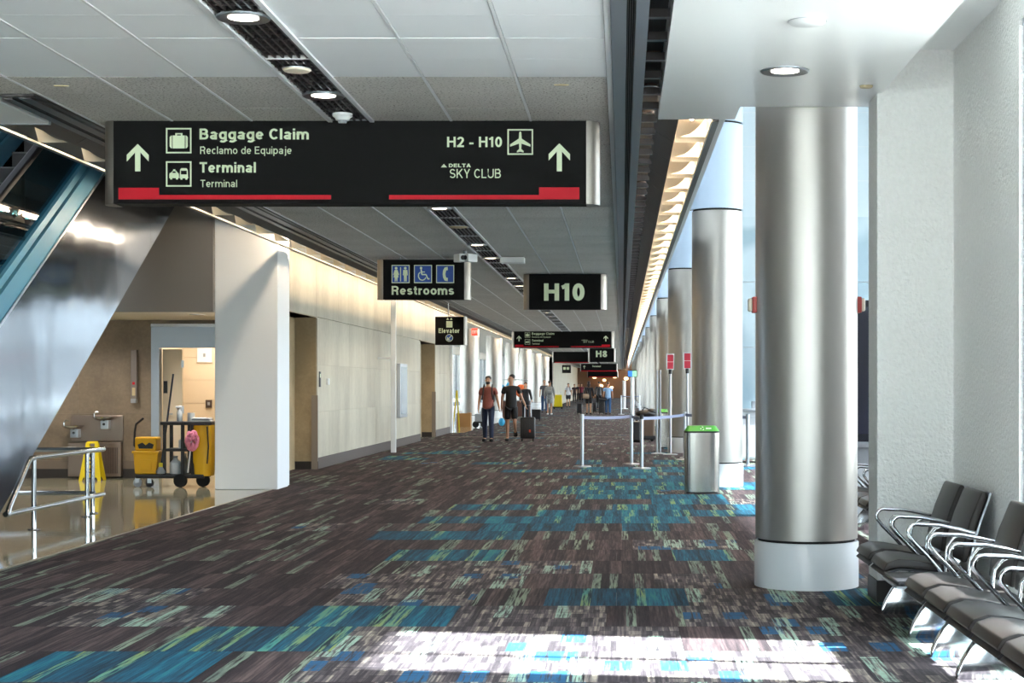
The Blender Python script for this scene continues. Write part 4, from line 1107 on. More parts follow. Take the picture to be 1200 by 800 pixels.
bag.f = [(j * 20 + i, j * 20 + (i + 1) % 20, (j + 1) * 20 + (i + 1) % 20, (j + 1) * 20 + i) for j in range(7) for i in range(20)] + [tuple(range(19, -1, -1)), tuple(range(140, 160))]
bag.build('waste_bag', M_bagyellow, t, smooth=60)
MB().tube([(bx0, -.215, .93), (bx1, -.215, .93)], .012, 8).build('bag_rim', M_blackp, t)
MB().tube([(bx1 - .05, -.222, .9), (bx1 - .03, -.222, .6), (bx1 - .05, -.222, .35)], .01, 6).build('bag_strap', M_blackp, t)
# bucket with wringer: stands on the deck
bx = at(174, 0, cy).x
t = thing('mop_bucket', 'yellow mop bucket with wringer on the front of the janitor cart', 'bucket', (bx, cy, .19))
MB().prism([(-.16, 0), (.16, 0), (.185, .32), (-.185, .32)], 'y', -.16, .16).build('bucket', M_yellow, t, bevel=.02)
MB().box(-.2, .2, -.18, .18, .31, .345).build('rim', M_yellow, t, bevel=.01)
MB().box(-.08, .09, -.172, -.16, .06, .22).build('raised_panel', M_yellow, t, bevel=.006)
wr_ = MB().box(-.165, .155, -.14, .12, .345, .55).build('wringer', M_yellow, t, bevel=.02)
MB().prism([(-.1, .38), (.1, .38), (.12, .44), (.05, .47), (0, .43), (-.05, .47), (-.12, .44)], 'y', -.146, -.138).build('wringer_jaws', M_blackp, wr_)
MB().tube([(-.15, -.05, .38), (-.195, -.05, .42), (-.19, -.05, .62), (-.17, -.05, .74), (-.06, -.05, .83)], .017, 10).build('wringer_handle', M_blackp, wr_, smooth=50)
# mop
a, b = at(189, 551, cy - .15), at(203, 438, cy - .1)
t = thing('wet_mop', 'long handled mop leaning on the janitor cart', 'mop', (a.x, cy - .15, .2))
MB().tube([(0, 0, .12), (b.x - a.x, .05, b.z - .2)], .014, 10).build('handle', mat('navy_handle', '1d2236', .4), t, smooth=50)
MB().box(-.03, .03, -.03, .03, .06, .16).build('clamp', M_yellow2, t)
MB().lathe([(.07, 0), (.08, .03), (.04, .1)], 14).build('mop_head', M_greyp, t, smooth=50)
# goods on the cart
def bottle(name, label, cat, x, y, z, r, h, m, neck=True, trig=False, mcap=None):
    t = thing(name, label, cat, (x, y, z))
    MB().lathe([(r * .9, 0), (r, .01), (r, h * .62), (r * .45, h * .8), (r * .35, h * .9)], 16).build('body', m, t, smooth=40)
    if trig:
        MB().box(-.06, .035, -.018, .018, h * .9, h * 1.05).build('trigger_head', mcap or M_whitep, t, bevel=.008); MB().box(-.04, -.025, -.01, .01, h * .76, h * .9).build('trigger', mcap or M_whitep, t)
    else: MB().lathe([(r * .4, h * .9), (r * .4, h)], 14).build('cap', mcap or M_greyp, t)
    return t
ty = .97
bottle('spray_bottle', 'clear spray bottle standing on the cart top tray', 'bottle', at(210.5, 0, cy).x, cy, ty, .042, .22, M_clear, trig=True)
o = MB().lathe([(.055, 0), (.055, .13), (.02, .13), (.02, .0)], 20).build('paper_roll', M_whitep, None, (at(224, 0, cy).x, cy, ty)); tag(o, 'white paper roll standing on the cart top tray', 'paper roll')
tx0 = at(238, 0, cy).x
for i in range(3):
    o = MB().box(-.15 + i * .01, .14 - i * .012, -.12, .1, 0, .018).build('folded_towel', M_whitep if i != 1 else M_greyp, None, (tx0, cy, ty + i * .019), bevel=.006)
    tag(o, ['bottom folded towel of the pile on the cart top tray', 'grey folded towel in the middle of the pile on the cart', 'top folded towel of the pile on the cart tray'][i], 'towel', 'folded towels on the cart')
bottle('detergent_jug', 'clear detergent jug on the bottom deck of the cart', 'bottle', at(207, 0, cy).x, cy - .06, .19, .085, .27, M_clear)
bottle('cleaner_bottle', 'pale cleaner bottle behind the pink duster on the cart deck', 'bottle', at(215, 0, cy).x, cy + .08, .19, .06, .3, M_greyp)
o = MB().lathe([(.06, 0), (.06, .11), (.05, .13)], 18).build('supply_tub', M_clear, None, (at(214.5, 0, cy).x, cy - .02, .57)); tag(o, 'small clear tub on the middle shelf of the cart', 'tub')
pd = at(225, 516, cy - .26)
t = thing('feather_duster', 'fluffy pink duster hanging head up on the cart side', 'duster', (pd.x, cy - .26, .22))
q = MB(); hz = pd.z - .22
for i in range(90):
    a = rng.uniform(0, 2 * PI); v = rng.uniform(-1, 1); rr2 = math.sqrt(1 - v * v)
    c_ = Vector((rr2 * math.cos(a) * .085, rr2 * math.sin(a) * .06, v * .13)); q.ell((c_.x, c_.y, hz + c_.z), (.026, .022, .036), 6, 4)
q.build('fluff', M_pink, t, smooth=80)
MB().tube([(-.06, 0, 0), (-.01, 0, hz)], .012, 8).build('handle', M_whitep, t)

# ------------------------------------------------------------------ seating
def strip_profile(pts, th):
    """closed outline around a centre line with the given thickness"""
    up, dn = [], []
    for i, p in enumerate(pts):
        a = pts[max(0, i - 1)]; b = pts[min(len(pts) - 1, i + 1)]
        L = math.hypot(b[0] - a[0], b[1] - a[1]); nx, ny = -(b[1] - a[1]) / L, (b[0] - a[0]) / L
        t_ = th[i] if isinstance(th, (list, tuple)) else th
        up.append((p[0] + nx * t_ / 2, p[1] + ny * t_ / 2)); dn.append((p[0] - nx * t_ / 2, p[1] - ny * t_ / 2))
    return up + dn[::-1]
SX = 1.61                                      # front of the seats
SWD = .55
seat_c = [(0, .365), (.03, .395), (.09, .410), (.18, .404), (.28, .388), (.37, .376), (.44, .376), (.475, .39)]
back_c = [(.49, .415), (.508, .50), (.53, .59), (.558, .68), (.588, .76), (.61, .82), (.618, .85)]
seat_me = MB().prism(strip_profile(seat_c, [.02, .045, .055, .055, .05, .05, .045, .03]), 'y', -SWD / 2 + .008, SWD / 2 - .008).mesh('seat', M_vinyl, .014, 3, 50)
seat_shell = MB().prism(strip_profile([(a, b - .036) for a, b in seat_c], .014), 'y', -SWD / 2 + .004, SWD / 2 - .004).mesh('seat_shell', M_blackp, 0, 2, 50)
back_me = MB().prism(strip_profile(back_c, [.03, .05, .055, .055, .05, .045, .03]), 'y', -SWD / 2 + .008, SWD / 2 - .008).mesh('backrest', M_vinyl, .014, 3, 50)
back_shell = MB().prism(strip_profile([(a + .034, b - .008) for a, b in back_c], .012), 'y', -SWD / 2 + .004, SWD / 2 - .004).mesh('back_shell', M_satin, 0, 2, 50)
def arc(c, r, a0, a1, n=8): return [(c[0] + r * math.cos(a0 + (a1 - a0) * i / n), c[1] + r * math.sin(a0 + (a1 - a0) * i / n)) for i in range(n + 1)]
arm_pts = [(.55, .60), (.45, .625), (.33, .648), (.22, .652)] + arc((.19, .605), .05, PI / 2 - .15, PI + .35, 8) + [(.18, .54), (.26, .46), (.33, .38), (.36, .335)]
arm2_pts = [(.55, .58), (.47, .59), (.42, .57), (.38, .52), (.37, .44), (.37, .335)]
arm_me = MB().tube([(a, 0, b) for a, b in arm_pts], .0125, 10).mesh('armrest', M_chrome, 0, 2, 60)
arm2_me = MB().tube([(a, 0, b) for a, b in arm2_pts], .010, 8).mesh('arm_brace', M_chrome, 0, 2, 60)
leg_prof = [(.10, 0), (.105, .03), (.13, .09), (.17, .16), (.22, .22), (.27, .26), (.30, .287), (.50, .30), (.54, .25), (.56, .1), (.62, .012), (.62, 0)]
leg_me = MB().prism(leg_prof, 'y', -.035, .035).mesh('leg', M_chrome, .008, 2, 40)
def bench(label, y_units, legs, yc, x=SX, rz=0, group=None):
    t = thing('beam_seating', label, 'airport seating', (x, yc, 0), rz, group)
    ys = [y - yc for _, y in y_units]
    MB().box(.28, .38, min(ys) - .3, max(ys) + .3, .285, .338).build('beam', M_satin, t, bevel=.008)
    for kd, y in y_units:
        y -= yc
        if kd == 's':
            s_ = obj('seat', seat_me, t, (0, y, 0)); obj('seat_shell', seat_shell, s_)
            b_ = obj('backrest', back_me, t, (0, y, 0)); obj('back_shell', back_shell, b_)
            MB().prism([(.37, .335), (.44, .345), (.55, .42), (.59, .54), (.56, .54), (.51, .44), (.37, .37)], 'y', y - .03, y + .03).build('back_bracket', M_chrome, t)
        else:
            MB().box(-.03, .40, y - .26, y + .26, .352, .378).build('table_top', M_blackp, t, bevel=.01)
            MB().box(-.04, .41, y - .27, y + .27, .338, .352).build('table_edge', M_satin, t)
    edges = sorted({round(y + e, 3) for kd, y in y_units if kd == 's' for e in (-.295, .295)})
    for e in edges:
        a_ = obj('armrest', arm_me, t, (0, e - yc, 0)); obj('arm_brace', arm2_me, a_)
    for y in legs: obj('leg', leg_me, t, (0, y - yc, 0))
    return t
bench('dark brown beam seating with a side table against the stucco wall', [('s', 11.10), ('s', 10.44), ('t', 9.76)], [10.95, 9.9], 10.4)
bench('nearest dark brown beam seating at the bottom right corner', [('s', 9.17), ('s', 8.56), ('s', 7.96), ('s', 7.37), ('s', 6.78)], [9.2, 8.5, 6.9], 8.0)
bench('dark beam seating in the gate lounge seen behind the big column', [('s', 17.6), ('s', 17.02), ('s', 16.44), ('s', 15.86)], [17.3, 16.1], 16.7, 2.30)
# dark display behind the column and lounge counter
p = at(1004, 350, 19.0)
t = thing('display_totem', 'dark information display standing in the lounge beside the stucco pillar', 'display', (3.05, 19.0, 0))
MB().box(-.55, .55, -.06, .06, .86, 2.48).build('screen_case', mat('display_black', '15151f', .25), t, bevel=.01)
MB().box(-.5, .5, -.064, -.06, .95, 2.4).build('screen', mat('screen_dark', '1c1c2a', .12), t); MB().box(-.56, .56, -.08, .08, .8, .86).build('ledge', M_satin, t); MB().box(-.4, .4, -.05, .05, 0, .8).build('stand', M_greyp, t); MB().box(-.45, .45, -.25, .25, 0, .03).build('foot', M_satin, t)
t = thing('gate_counter', 'white gate counter in the lounge behind the second column', 'counter', (2.75, 32.6, 0))
MB().box(-.7, .9, -.3, .3, .08, 1.0).build('body', M_white, t, bevel=.01); MB().box(-.75, .95, -.36, .34, 1.0, 1.05).build('top', M_greyp, t, bevel=.008)
for i in range(4): MB().box(-.68 + i * .4, -.32 + i * .4, -.315, -.3, .12, .9).build('front_panel', M_collar, t)
MB().box(-.2, .2, -.1, .1, 1.05, 1.2).build('monitor', M_greyp, t)

# ------------------------------------------------------------------ recycling bin
def recycling_bin(x, y, label, sc_=1.0):
    t = thing('recycling_bin', label, 'recycling bin', (x, y, 0))
    w, d, ch = .245, .2, .045
    oct_ = lambda w, d, ch: [(-w + ch, -d), (w - ch * .3, -d), (w, -d + ch * .3), (w, d - ch), (w - ch, d), (-w + ch, d), (-w, d - ch), (-w, -d + ch)]
    def oct_(w, d, ch, n=28, ex=.42):
        out = []
        for i in range(n):
            c_, s_ = math.cos(2 * PI * (i + .5) / n), math.sin(2 * PI * (i + .5) / n)
            out.append((w * abs(c_) ** ex * (1 if c_ > 0 else -1), d * abs(s_) ** ex * (1 if s_ > 0 else -1)))
        return out
    MB().prism(oct_(w, d, ch), 'z', .02, .845).build('body', mat('bin_steel', 'b5b2ad', .2, .95), t, smooth=50)
    MB().prism(oct_(w - .015, d - .015, ch), 'z', 0, .02).build('plinth', M_blackp, t)
    MB().prism(oct_(w + .004, d + .004, ch), 'z', .845, .868).build('rim', M_blackp, t)
    a = [(p[0], p[1], .868) for p in oct_(w, d, ch)]; b = [(p[0], p[1] + .02, .94) for p in oct_(w - .05, d - .06, ch * .6)]
    n = 28; MB().add(a + b, [tuple(range(n - 1, -1, -1)), tuple(range(n, 2 * n))] + [(i, (i + 1) % n, (i + 1) % n + n, i + n) for i in range(n)]).build('lid', M_green, t)
    q = MB()
    def L(px, pz): f = pz; return (px, -d + .08 * f + .0 - .004, .868 + .072 * f + .003)
    for k_ in range(3):
        a0 = PI / 2 + k_ * 2 * PI / 3
        pts = [(.028 * math.cos(a0 + da) * r_, .5 + .36 * math.sin(a0 + da) * r_) for da, r_ in ((-.75, 1), (.2, 1.05), (.2, .6), (-.75, .6))]
        q.add([L(a_, b_) for a_, b_ in pts], [(0, 1, 2, 3)])
    for i in range(4): q.add([L(.05 + i * .02, .35), L(.064 + i * .02, .35), L(.064 + i * .02, .65), L(.05 + i * .02, .65)], [(0, 1, 2, 3)])
    q.build('recycling_mark', M_whitep, t)
    return t
recycling_bin(1.12, 23.3, 'stainless recycling bin with green lid in front of the second column')
recycling_bin(1.08, 40.2, 'distant green topped bin between the placard poles')

# ------------------------------------------------------------------ stanchions, belts, placards
def stanchion(x, y, label, h=.97, dark=False, g=None):
    t = thing('stanchion', label, 'stanchion', (x, y, 0), 0, g)
    MB().lathe([(.17, 0), (.17, .012), (.15, .022), (.04, .03)], 24).build('base', M_satin, t, smooth=40)
    MB().lathe([(.033, .02), (.033, h - .07)], 16).build('post', M_satin, t, smooth=40)
    MB().lathe([(.036, h - .07), (.038, h), (.03, h + .008)], 16).build('head', M_satin if not dark else M_blackp, t, smooth=40)
    return t
S1, S2, S3 = (-.74, 30.7), (.18, 31.7), (.355, 30.0)
stanchion(*S1, 'leftmost free-standing belt stanchion on the carpet'); stanchion(*S2, 'silver stanchion at the middle of the belt, left of the dark topped one'); stanchion(*S3, 'silver stanchion with a dark top nearest the recycling bin', dark=True)
def belt(a, b, label, z=.94, sag=.015, g=None):
    q = MB(); n = 8
    for zz in (0,):
        vs = []
        for i in range(n + 1):
            f = i / n; x = a[0] + (b[0] - a[0]) * f; y = a[1] + (b[1] - a[1]) * f; s_ = -sag * 4 * f * (1 - f)
            vs += [(x, y - .0015, z - .055 + s_), (x, y - .0015, z + s_), (x, y + .0015, z + s_), (x, y + .0015, z - .055 + s_)]
        fs = []
        for i in range(n):
            for k_ in range(4): fs.append((i * 4 + k_, i * 4 + (k_ + 1) % 4, i * 4 + 4 + (k_ + 1) % 4, i * 4 + 4 + k_))
        q.add(vs, fs)
    o = q.build('barrier_belt', M_belt); return tag(o, label, 'barrier belt', g)
def off(a, b, r=.036):
    d = math.hypot(b[0] - a[0], b[1] - a[1]); u = ((b[0] - a[0]) / d, (b[1] - a[1]) / d)
    return (a[0] + u[0] * r, a[1] + u[1] * r), (b[0] - u[0] * r, b[1] - u[1] * r)
belt(*off(S1, S2), 'retractable belt between the leftmost and the middle stanchion')
S4 = (1.27, 33.6)
belt(*off(S3, S4), 'belt running from the dark topped stanchion towards the columns')
belt(*off(S2, S3), 'short belt between the two stanchions standing close together')
stanchion(*S4, 'stanchion half hidden behind the second silver column')
S5 = (2.35, 31.0); stanchion(*S5, 'stanchion in the lounge right of the second column'); belt(*off(S4, S5), 'belt seen between the second column and the big near column')
def placard(px, D, label, base_px=None):
    x = at(px, 0, D).x
    t = thing('placard_stand', label, 'sign stand', (x, D, 0))
    MB().lathe([(.16, 0), (.16, .012), (.03, .03)], 20).build('base', M_satin, t, smooth=40)
    MB().tube([(0, 0, .02), (0, 0, 1.85)], .028, 12).build('pole', M_satin, t, smooth=50)
    MB().box(-.085, .085, -.02, .02, 1.85, 2.2).build('frame', M_satin, t); MB().box(-.065, .065, -.023, -.02, 1.87, 2.18).build('red_card', M_redsign, t)
    MB().box(-.066, .066, -.0245, -.023, 2.02, 2.028).build('white_line', M_whitep, t); MB().tube([(0, 0, 1.76), (0, 0, 1.86)], .036, 12).build('socket', M_blackp, t)
    return t
placard(785.5, 36.2, 'left of the two red placards on silver poles by the columns'); placard(805.5, 34.6, 'right red placard on a silver pole, just left of the second column')
o = thing('divider_post', 'tall paired silver post left of the red placards', 'post', (at(771.5, 0, 36.6).x, 36.6, 0))
MB().tube([(-.03, 0, 0), (-.03, 0, 1.85)], .028, 12).build('post', M_satin, o, smooth=50); MB().tube([(.035, 0, 0), (.035, 0, 1.85)], .028, 12).build('post', M_greyp, o, smooth=50); MB().lathe([(.16, 0), (.16, .012), (.03, .03)], 20).build('base', M_satin, o)
# far barrier group
F1, F2, F3 = (at(728, 0, 87).x, 87.0), (at(749.5, 0, 86).x, 86.0), (at(741, 0, 84).x, 84.0)
for i, (q, lab) in enumerate(((F1, 'far stanchion left of the small blue screen stand'), (F2, 'far stanchion right of the small blue screen stand'))): stanchion(*q, lab, 1.0)
belt(*off(F1, F2), 'far belt under the small blue and green screen', .98)
t = thing('screen_stand', 'small blue and green screen on a white post by the far columns', 'screen', (F3[0], F3[1], 0))
MB().tube([(0, 0, 0), (0, 0, 1.95)], .1, 14).build('post', M_whitep, t, smooth=50); MB().box(-.24, .24, -.05, .05, 1.95, 2.28).build('case', M_blackp, t)
MB().box(-.22, .0, -.055, -.05, 1.97, 2.26).build('blue_screen', mat('screen_blue', '1f5fb0', .3, emit=('2a6ac0', .5)), t); MB().box(.0, .22, -.055, -.05, 1.97, 2.26).build('green_screen', mat('screen_green', '7fcf9a', .3, emit=('7fcf9a', .5)), t)
t = thing('white_post', 'tall white post beyond the far belt barrier', 'post', (at(731.5, 0, 108).x, 108.0, 0)); MB().tube([(0, 0, 0), (0, 0, 1.85)], .1, 12).build('shaft', M_whitep, t, smooth=50); MB().lathe([(.25, 0), (.25, .03), (.1, .05)], 16).build('base', M_whitep, t)
# dark luggage pile by column three
px_ = at(757, 0, 45).x
t = thing('luggage_trolley', 'brown trolley case behind the belt, left of the placard poles', 'suitcase', (px_, 45.0, 0))
MB().box(-.28, .24, -.2, .2, .06, .66).build('body', mat('brown_case', '5d4a3c', .5), t, bevel=.05); MB().box(-.3, .26, -.21, .21, .05, .16).build('lower_shell', M_blackp, t, bevel=.02)
for x in (-.2, .16): MB().tube([(x, -.15, .045), (x, .15, .045)], .045, 12).build('wheel', M_rubber, t)
t = thing('black_bag', 'black bag slumped on top of the brown trolley case', 'bag', (px_, 45.0, .66))
MB().ell((0, 0, .09), (.3, .2, .1)).ell((.16, 0, .14), (.16, .15, .09)).build('body', M_blackp, t, smooth=60); MB().tube([(-.12, 0, .16), (-.04, 0, .25), (.06, 0, .22)], .014, 8).build('handle', M_blackp, t)
t = thing('small_suitcase', 'small black suitcase beside the brown trolley case', 'suitcase', (at(746, 0, 44).x, 44.0, 0)); MB().box(-.1, .1, -.2, .2, .05, .56).build('body', M_blackp, t, bevel=.03); MB().tube([(-.05, .1, .56), (-.05, .1, .62), (.05, .1, .62), (.05, .1, .56)], .01, 6).build('handle', M_satin, t); MB().tube([(-.1, .1, .03), (.1, .1, .03)], .03, 10).build('wheel', M_rubber, t)

# ------------------------------------------------------------------ people
def skin_mesh(chains, name, m, sub=1):
    """chains: list of lists of (xyz, (rx, ry)); equal points are welded; each island gets a root"""
    vs, es, rad, idx, roots = [], [], [], {}, []
    for ch in chains:
        prev = None
        for p, r in ch:
            key = tuple(round(c, 4) for c in p)
            if key not in idx: idx[key] = len(vs); vs.append(p); rad.append(r if isinstance(r, tuple) else (r, r))
            i = idx[key]
            if prev is not None and prev != i: es.append((prev, i))
            prev = i
    par = list(range(len(vs)))
    def fd(a):
        while par[a] != a: a = par[a]
        return a
    for a, b in es:
        ra, rb = fd(a), fd(b)
        if ra != rb: par[max(ra, rb)] = min(ra, rb)
    me = bpy.data.meshes.new(name); me.from_pydata(vs, es, [])
    o = bpy.data.objects.new(name, me); C.objects.link(o)
    md = o.modifiers.new('skin', 'SKIN'); md.use_smooth_shade = True; md.branch_smoothing = .6
    o.modifiers.new('sub', 'SUBSURF').levels = sub
    sv = me.skin_vertices[0].data
    deg = [0] * len(vs)
    for a, b in es: deg[a] += 1; deg[b] += 1
    best = {}
    for i in range(len(vs)):
        g = fd(i)
        if g not in best or deg[i] > deg[best[g]]: best[g] = i
    for i, r in enumerate(rad):
        sv[i].radius = r; sv[i].use_root = (best[fd(i)] == i)
    dg = bpy.context.evaluated_depsgraph_get(); out = bpy.data.meshes.new_from_object(o.evaluated_get(dg))
    bpy.data.objects.remove(o); bpy.data.meshes.remove(me)
    out.materials.clear(); out.materials.append(m); out.name = name
    out.polygons.foreach_set('use_smooth', [True] * len(out.polygons)); return out

PM = {}
def cm(h, rough=.8):
    if h not in PM: PM[h] = mat('cloth_' + h, h, rough, var=(25, .08))
    return PM[h]

def person(label, px, D, h, rz, top, bottom, skin='b98a6c', hair='241c18', shoe='1b1a1c', shorts=False, long_sleeve=False, long_hair=False, beard=False,
           stride=.0, lift=None, arm_l=None, arm_r=None, head_turn=0.0, skirt=False, backpack=None, straps=None, detail=True, group=None):
    """stride: metres between the feet along the walk; the figure faces local -Y. lift: None or the leg (+1/-1) whose foot is raised behind"""
    x = at(px, 0, D).x; k = h / 1.75
    t = thing('person', label, 'person', (x, D, 0), rz, group)
    V = lambda a, b, c: (a * k, b * k, c * k)
    def r_(a, b=None): return (a * k, (b if b else a) * k)
    legs = {}
    for s in (-1, 1):
        f = s * stride / 2
        hip = V(s * .09, 0, .90)
        if lift == s: kn, an, to = V(s * .095, -.06, .51), V(s * .10, .22, .27), V(s * .11, .20, .13)
        else:
            kn, an, to = V(s * .095, -.03 - f * .55, .50), V(s * .10, .03 - f, .085), V(s * .115, -.13 - f, .035)
        legs[s] = (hip, kn, an, to)
    arms = {}
    for s, spec in ((-1, arm_r), (1, arm_l)):
        sh = V(s * .175, .0, 1.41)
        el, wr, pa = spec or ((s * .235, .03, 1.14), (s * .25, -.06, .90), (s * .25, -.075, .83))
        arms[s] = (sh, V(*el), V(*wr), V(*pa))
    M_skin = cm(skin, .55)
    ch = [[(V(0, 0, .95), r_(.125, .09)), (V(0, .0, 1.12), r_(.115, .085)), (V(0, .0, 1.30), r_(.135, .09)), (V(0, .01, 1.42), r_(.09, .075)), (V(0, .01, 1.49), r_(.055)), (V(0, -.005, 1.545), r_(.055, .06))]]
    ht = head_turn; cs, sn = math.cos(ht), math.sin(ht)
    def Hd(a, b, c): return V(a * cs - b * sn, a * sn + b * cs, c)
    ch[0] += [(Hd(0, -.015, 1.60), r_(.066, .08)), (Hd(0, -.01, 1.66), r_(.074, .09)), (Hd(0, .0, 1.715), r_(.062, .075))]
    for s in (-1, 1):
        hip, kn, an, to = legs[s]
        ch.append([(V(0, 0, .95), r_(.125, .09)), (hip, r_(.08)), (kn, r_(.052)), (an, r_(.037)), (to, r_(.032))])
        sh, el, wr, pa = arms[s]
        ch.append([(V(0, .01, 1.42), r_(.09, .075)), (sh, r_(.052)), (el, r_(.04)), (wr, r_(.028)), (pa, r_(.034, .02))])
    if detail:
        for s in (-1, 1):
            sh, el, wr, pa = map(Vector, arms[s]); d = (pa - wr).normalized(); side = Vector((0, 1, 0)) if abs(d.y) < .8 else Vector((1, 0, 0)); side = (side - d * side.dot(d)).normalized(); nrm = d.cross(side)
            for i, ln in enumerate((.07, .08, .075, .058)):
                b0 = pa + side * ((i - 1.5) * .019 * k); m1 = b0 + d * ln * .55 * k + nrm * .004 * k; e1 = b0 + d * ln * k * .95 - side.cross(d) * .018 * k
                ch.append([(tuple(b0), r_(.0095)), (tuple(m1), r_(.009)), (tuple(e1), r_(.0075))])
            b0 = wr + d * .03 * k - side * .03 * k; ch.append([(tuple(b0), r_(.011)), (tuple(b0 + d * .035 * k - side * .022 * k), r_(.0095)), (tuple(b0 + d * .065 * k - side * .022 * k), r_(.008))])
    body = obj('body', skin_mesh(ch, 'body', M_skin), t)
    # face
    q = MB(); n0 = Hd(0, -.105, 1.625); q.ell(n0, (.013 * k, .02 * k, .024 * k), 8, 6)
    for s in (-1, 1): q.ell(Hd(s * .078, .005, 1.635), (.012 * k, .02 * k, .032 * k), 8, 6)
    q.build('nose_and_ears', M_skin, t, smooth=60)
    if detail:
        q = MB()
        for s in (-1, 1): q.ell(Hd(s * .03, -.088, 1.648), (.011 * k, .008 * k, .006 * k), 8, 6)
        q.build('eyes', cm('1a1412'), t, smooth=60)
        MB().ell(Hd(0, -.092, 1.578), (.026 * k, .008 * k, .006 * k), 8, 6).build('mouth', cm('7a4a40'), t, smooth=60)
    if beard: MB().ell(Hd(0, -.055, 1.572), (.062 * k, .055 * k, .045 * k), 12, 8).build('beard', cm('2a1d17'), t, smooth=60)
    # hair
    q = MB(); q.ell(Hd(0, .035, 1.70), (.083 * k, .092 * k, .068 * k), 14, 8)
    if long_hair: q.ell(Hd(0, .06, 1.58), (.085 * k, .055 * k, .15 * k), 14, 8)
    q.build('hair', cm(hair, .6), t, smooth=60)
    # shirt
    e = .02
    ch = [[(V(0, 0, .82), r_(.155 + e, .115 + e)), (V(0, 0, .93), r_(.15 + e, .11 + e)), (V(0, 0, 1.08), r_(.14 + e, .1 + e)), (V(0, 0, 1.29), r_(.15 + e, .1 + e)), (V(0, .01, 1.41), r_(.1 + e, .08 + e)), (V(0, .01, 1.475), r_(.066))]]
    for s in (-1, 1):
        sh, el, wr, pa = arms[s]; mid = tuple(sh[i] * .35 + el[i] * .65 for i in range(3))
        c_ = [(V(0, .01, 1.41), r_(.1 + e, .08 + e)), (sh, r_(.074))]
        c_ += [(el, r_(.056)), (tuple(el[i] * .12 + wr[i] * .88 for i in range(3)), r_(.044))] if long_sleeve else [(mid, r_(.07))]
        ch.append(c_)
    obj('shirt' if not long_sleeve else 'jacket', skin_mesh(ch, 'shirt', cm(top)), t)
    # trousers or shorts
    ch = []
    for s in (-1, 1):
        hip, kn, an, to = legs[s]
        c_ = [(V(0, 0, .97), r_(.14 + e * .4, .1 + e * .4)), (V(s * .09, 0, .87), r_(.108))]
        if shorts: c_ += [(tuple(hip[i] * .12 + kn[i] * .88 for i in range(3)), r_(.092))]
        else: c_ += [(kn, r_(.076)), (tuple(kn[i] * -.03 + an[i] * 1.03 for i in range(3)), r_(.062))]
        ch.append(c_)
    obj('shorts' if shorts else 'trousers', skin_mesh(ch, 'trousers', cm(bottom)), t)
    for s in (-1, 1):
        hip, kn, an, to = legs[s]
        a = Vector(an); b = Vector(to); d = (b - a)
        heel = a + Vector((0, .03 * k, -.045 * k)) if lift != s else a + Vector((0, .05 * k, 0))
        m_ = skin_mesh([[(tuple(heel), r_(.055)), (tuple(a * .45 + b * .55 + Vector((0, 0, -.012 * k))), r_(.06, .05)), (tuple(b + Vector((0, -.03 * k, -.0 * k))), r_(.056, .045))]], 'shoe', cm(shoe)); obj('shoe', m_, t)
    if straps or backpack:
        col = cm(straps or backpack)
        for s in (-1, 1): MB().tube([V(s * .10, .10, 1.44), V(s * .11, .03, 1.52), V(s * .115, -.09, 1.42), V(s * .12, -.135, 1.28), V(s * .15, -.09, 1.12)], .02 * k, 8).build('backpack_strap', col, t, smooth=60)
        MB().box(-.15 * k, .15 * k, .11 * k, .27 * k, 1.04 * k, 1.46 * k).build('backpack', col, t, bevel=.05 * k, seg=3, smooth=50)
        MB().box(-.11 * k, .11 * k, .26 * k, .31 * k, 1.08 * k, 1.26 * k).build('backpack_pocket', col, t, bevel=.025 * k, smooth=50)
    return t

def suitcase(label, x, D, w=.38, h=.56, d=.24, rz=0, handle=.45, col='17161a', tagc=None):
    t = thing('suitcase', label, 'suitcase', (x, D, 0), rz)
    m = cm(col, .4)
    MB().box(-w / 2, w / 2, -d / 2, d / 2, .07, .07 + h).build('shell', m, t, bevel=.035, seg=3, smooth=50)
    for i in range(5): MB().box(-w / 2 + .05 + i * (w - .12) / 4.4, -w / 2 + .066 + i * (w - .12) / 4.4, -d / 2 - .006, -d / 2, .12, .03 + h).build('rib', m, t)
    for a in (-1, 1):
        for b in (-1, 1):
            q = MB().tube([(a * (w / 2 - .05) - .015, b * (d / 2 - .05), .035), (a * (w / 2 - .05) + .015, b * (d / 2 - .05), .035)], .035, 12); q.box(a * (w / 2 - .05) - .02, a * (w / 2 - .05) + .02, b * (d / 2 - .05) - .015, b * (d / 2 - .05) + .015, .05, .08); q.build('wheel', M_rubber, t)
    if handle:
        z0, z1 = .07 + h, .07 + h + handle
        MB().tube([(-w * .22, d * .3, z0 - .02), (-w * .22, d * .3, z1), (w * .22, d * .3, z1), (w * .22, d * .3, z0 - .02)], .012, 8).build('pull_handle', M_satin, t)
    if tagc: MB().box(w * .1, w * .22, -d / 2 - .012, -d / 2 - .006, .07 + h * .3, .07 + h * .42).build('luggage_tag', cm(tagc), t)
    return t

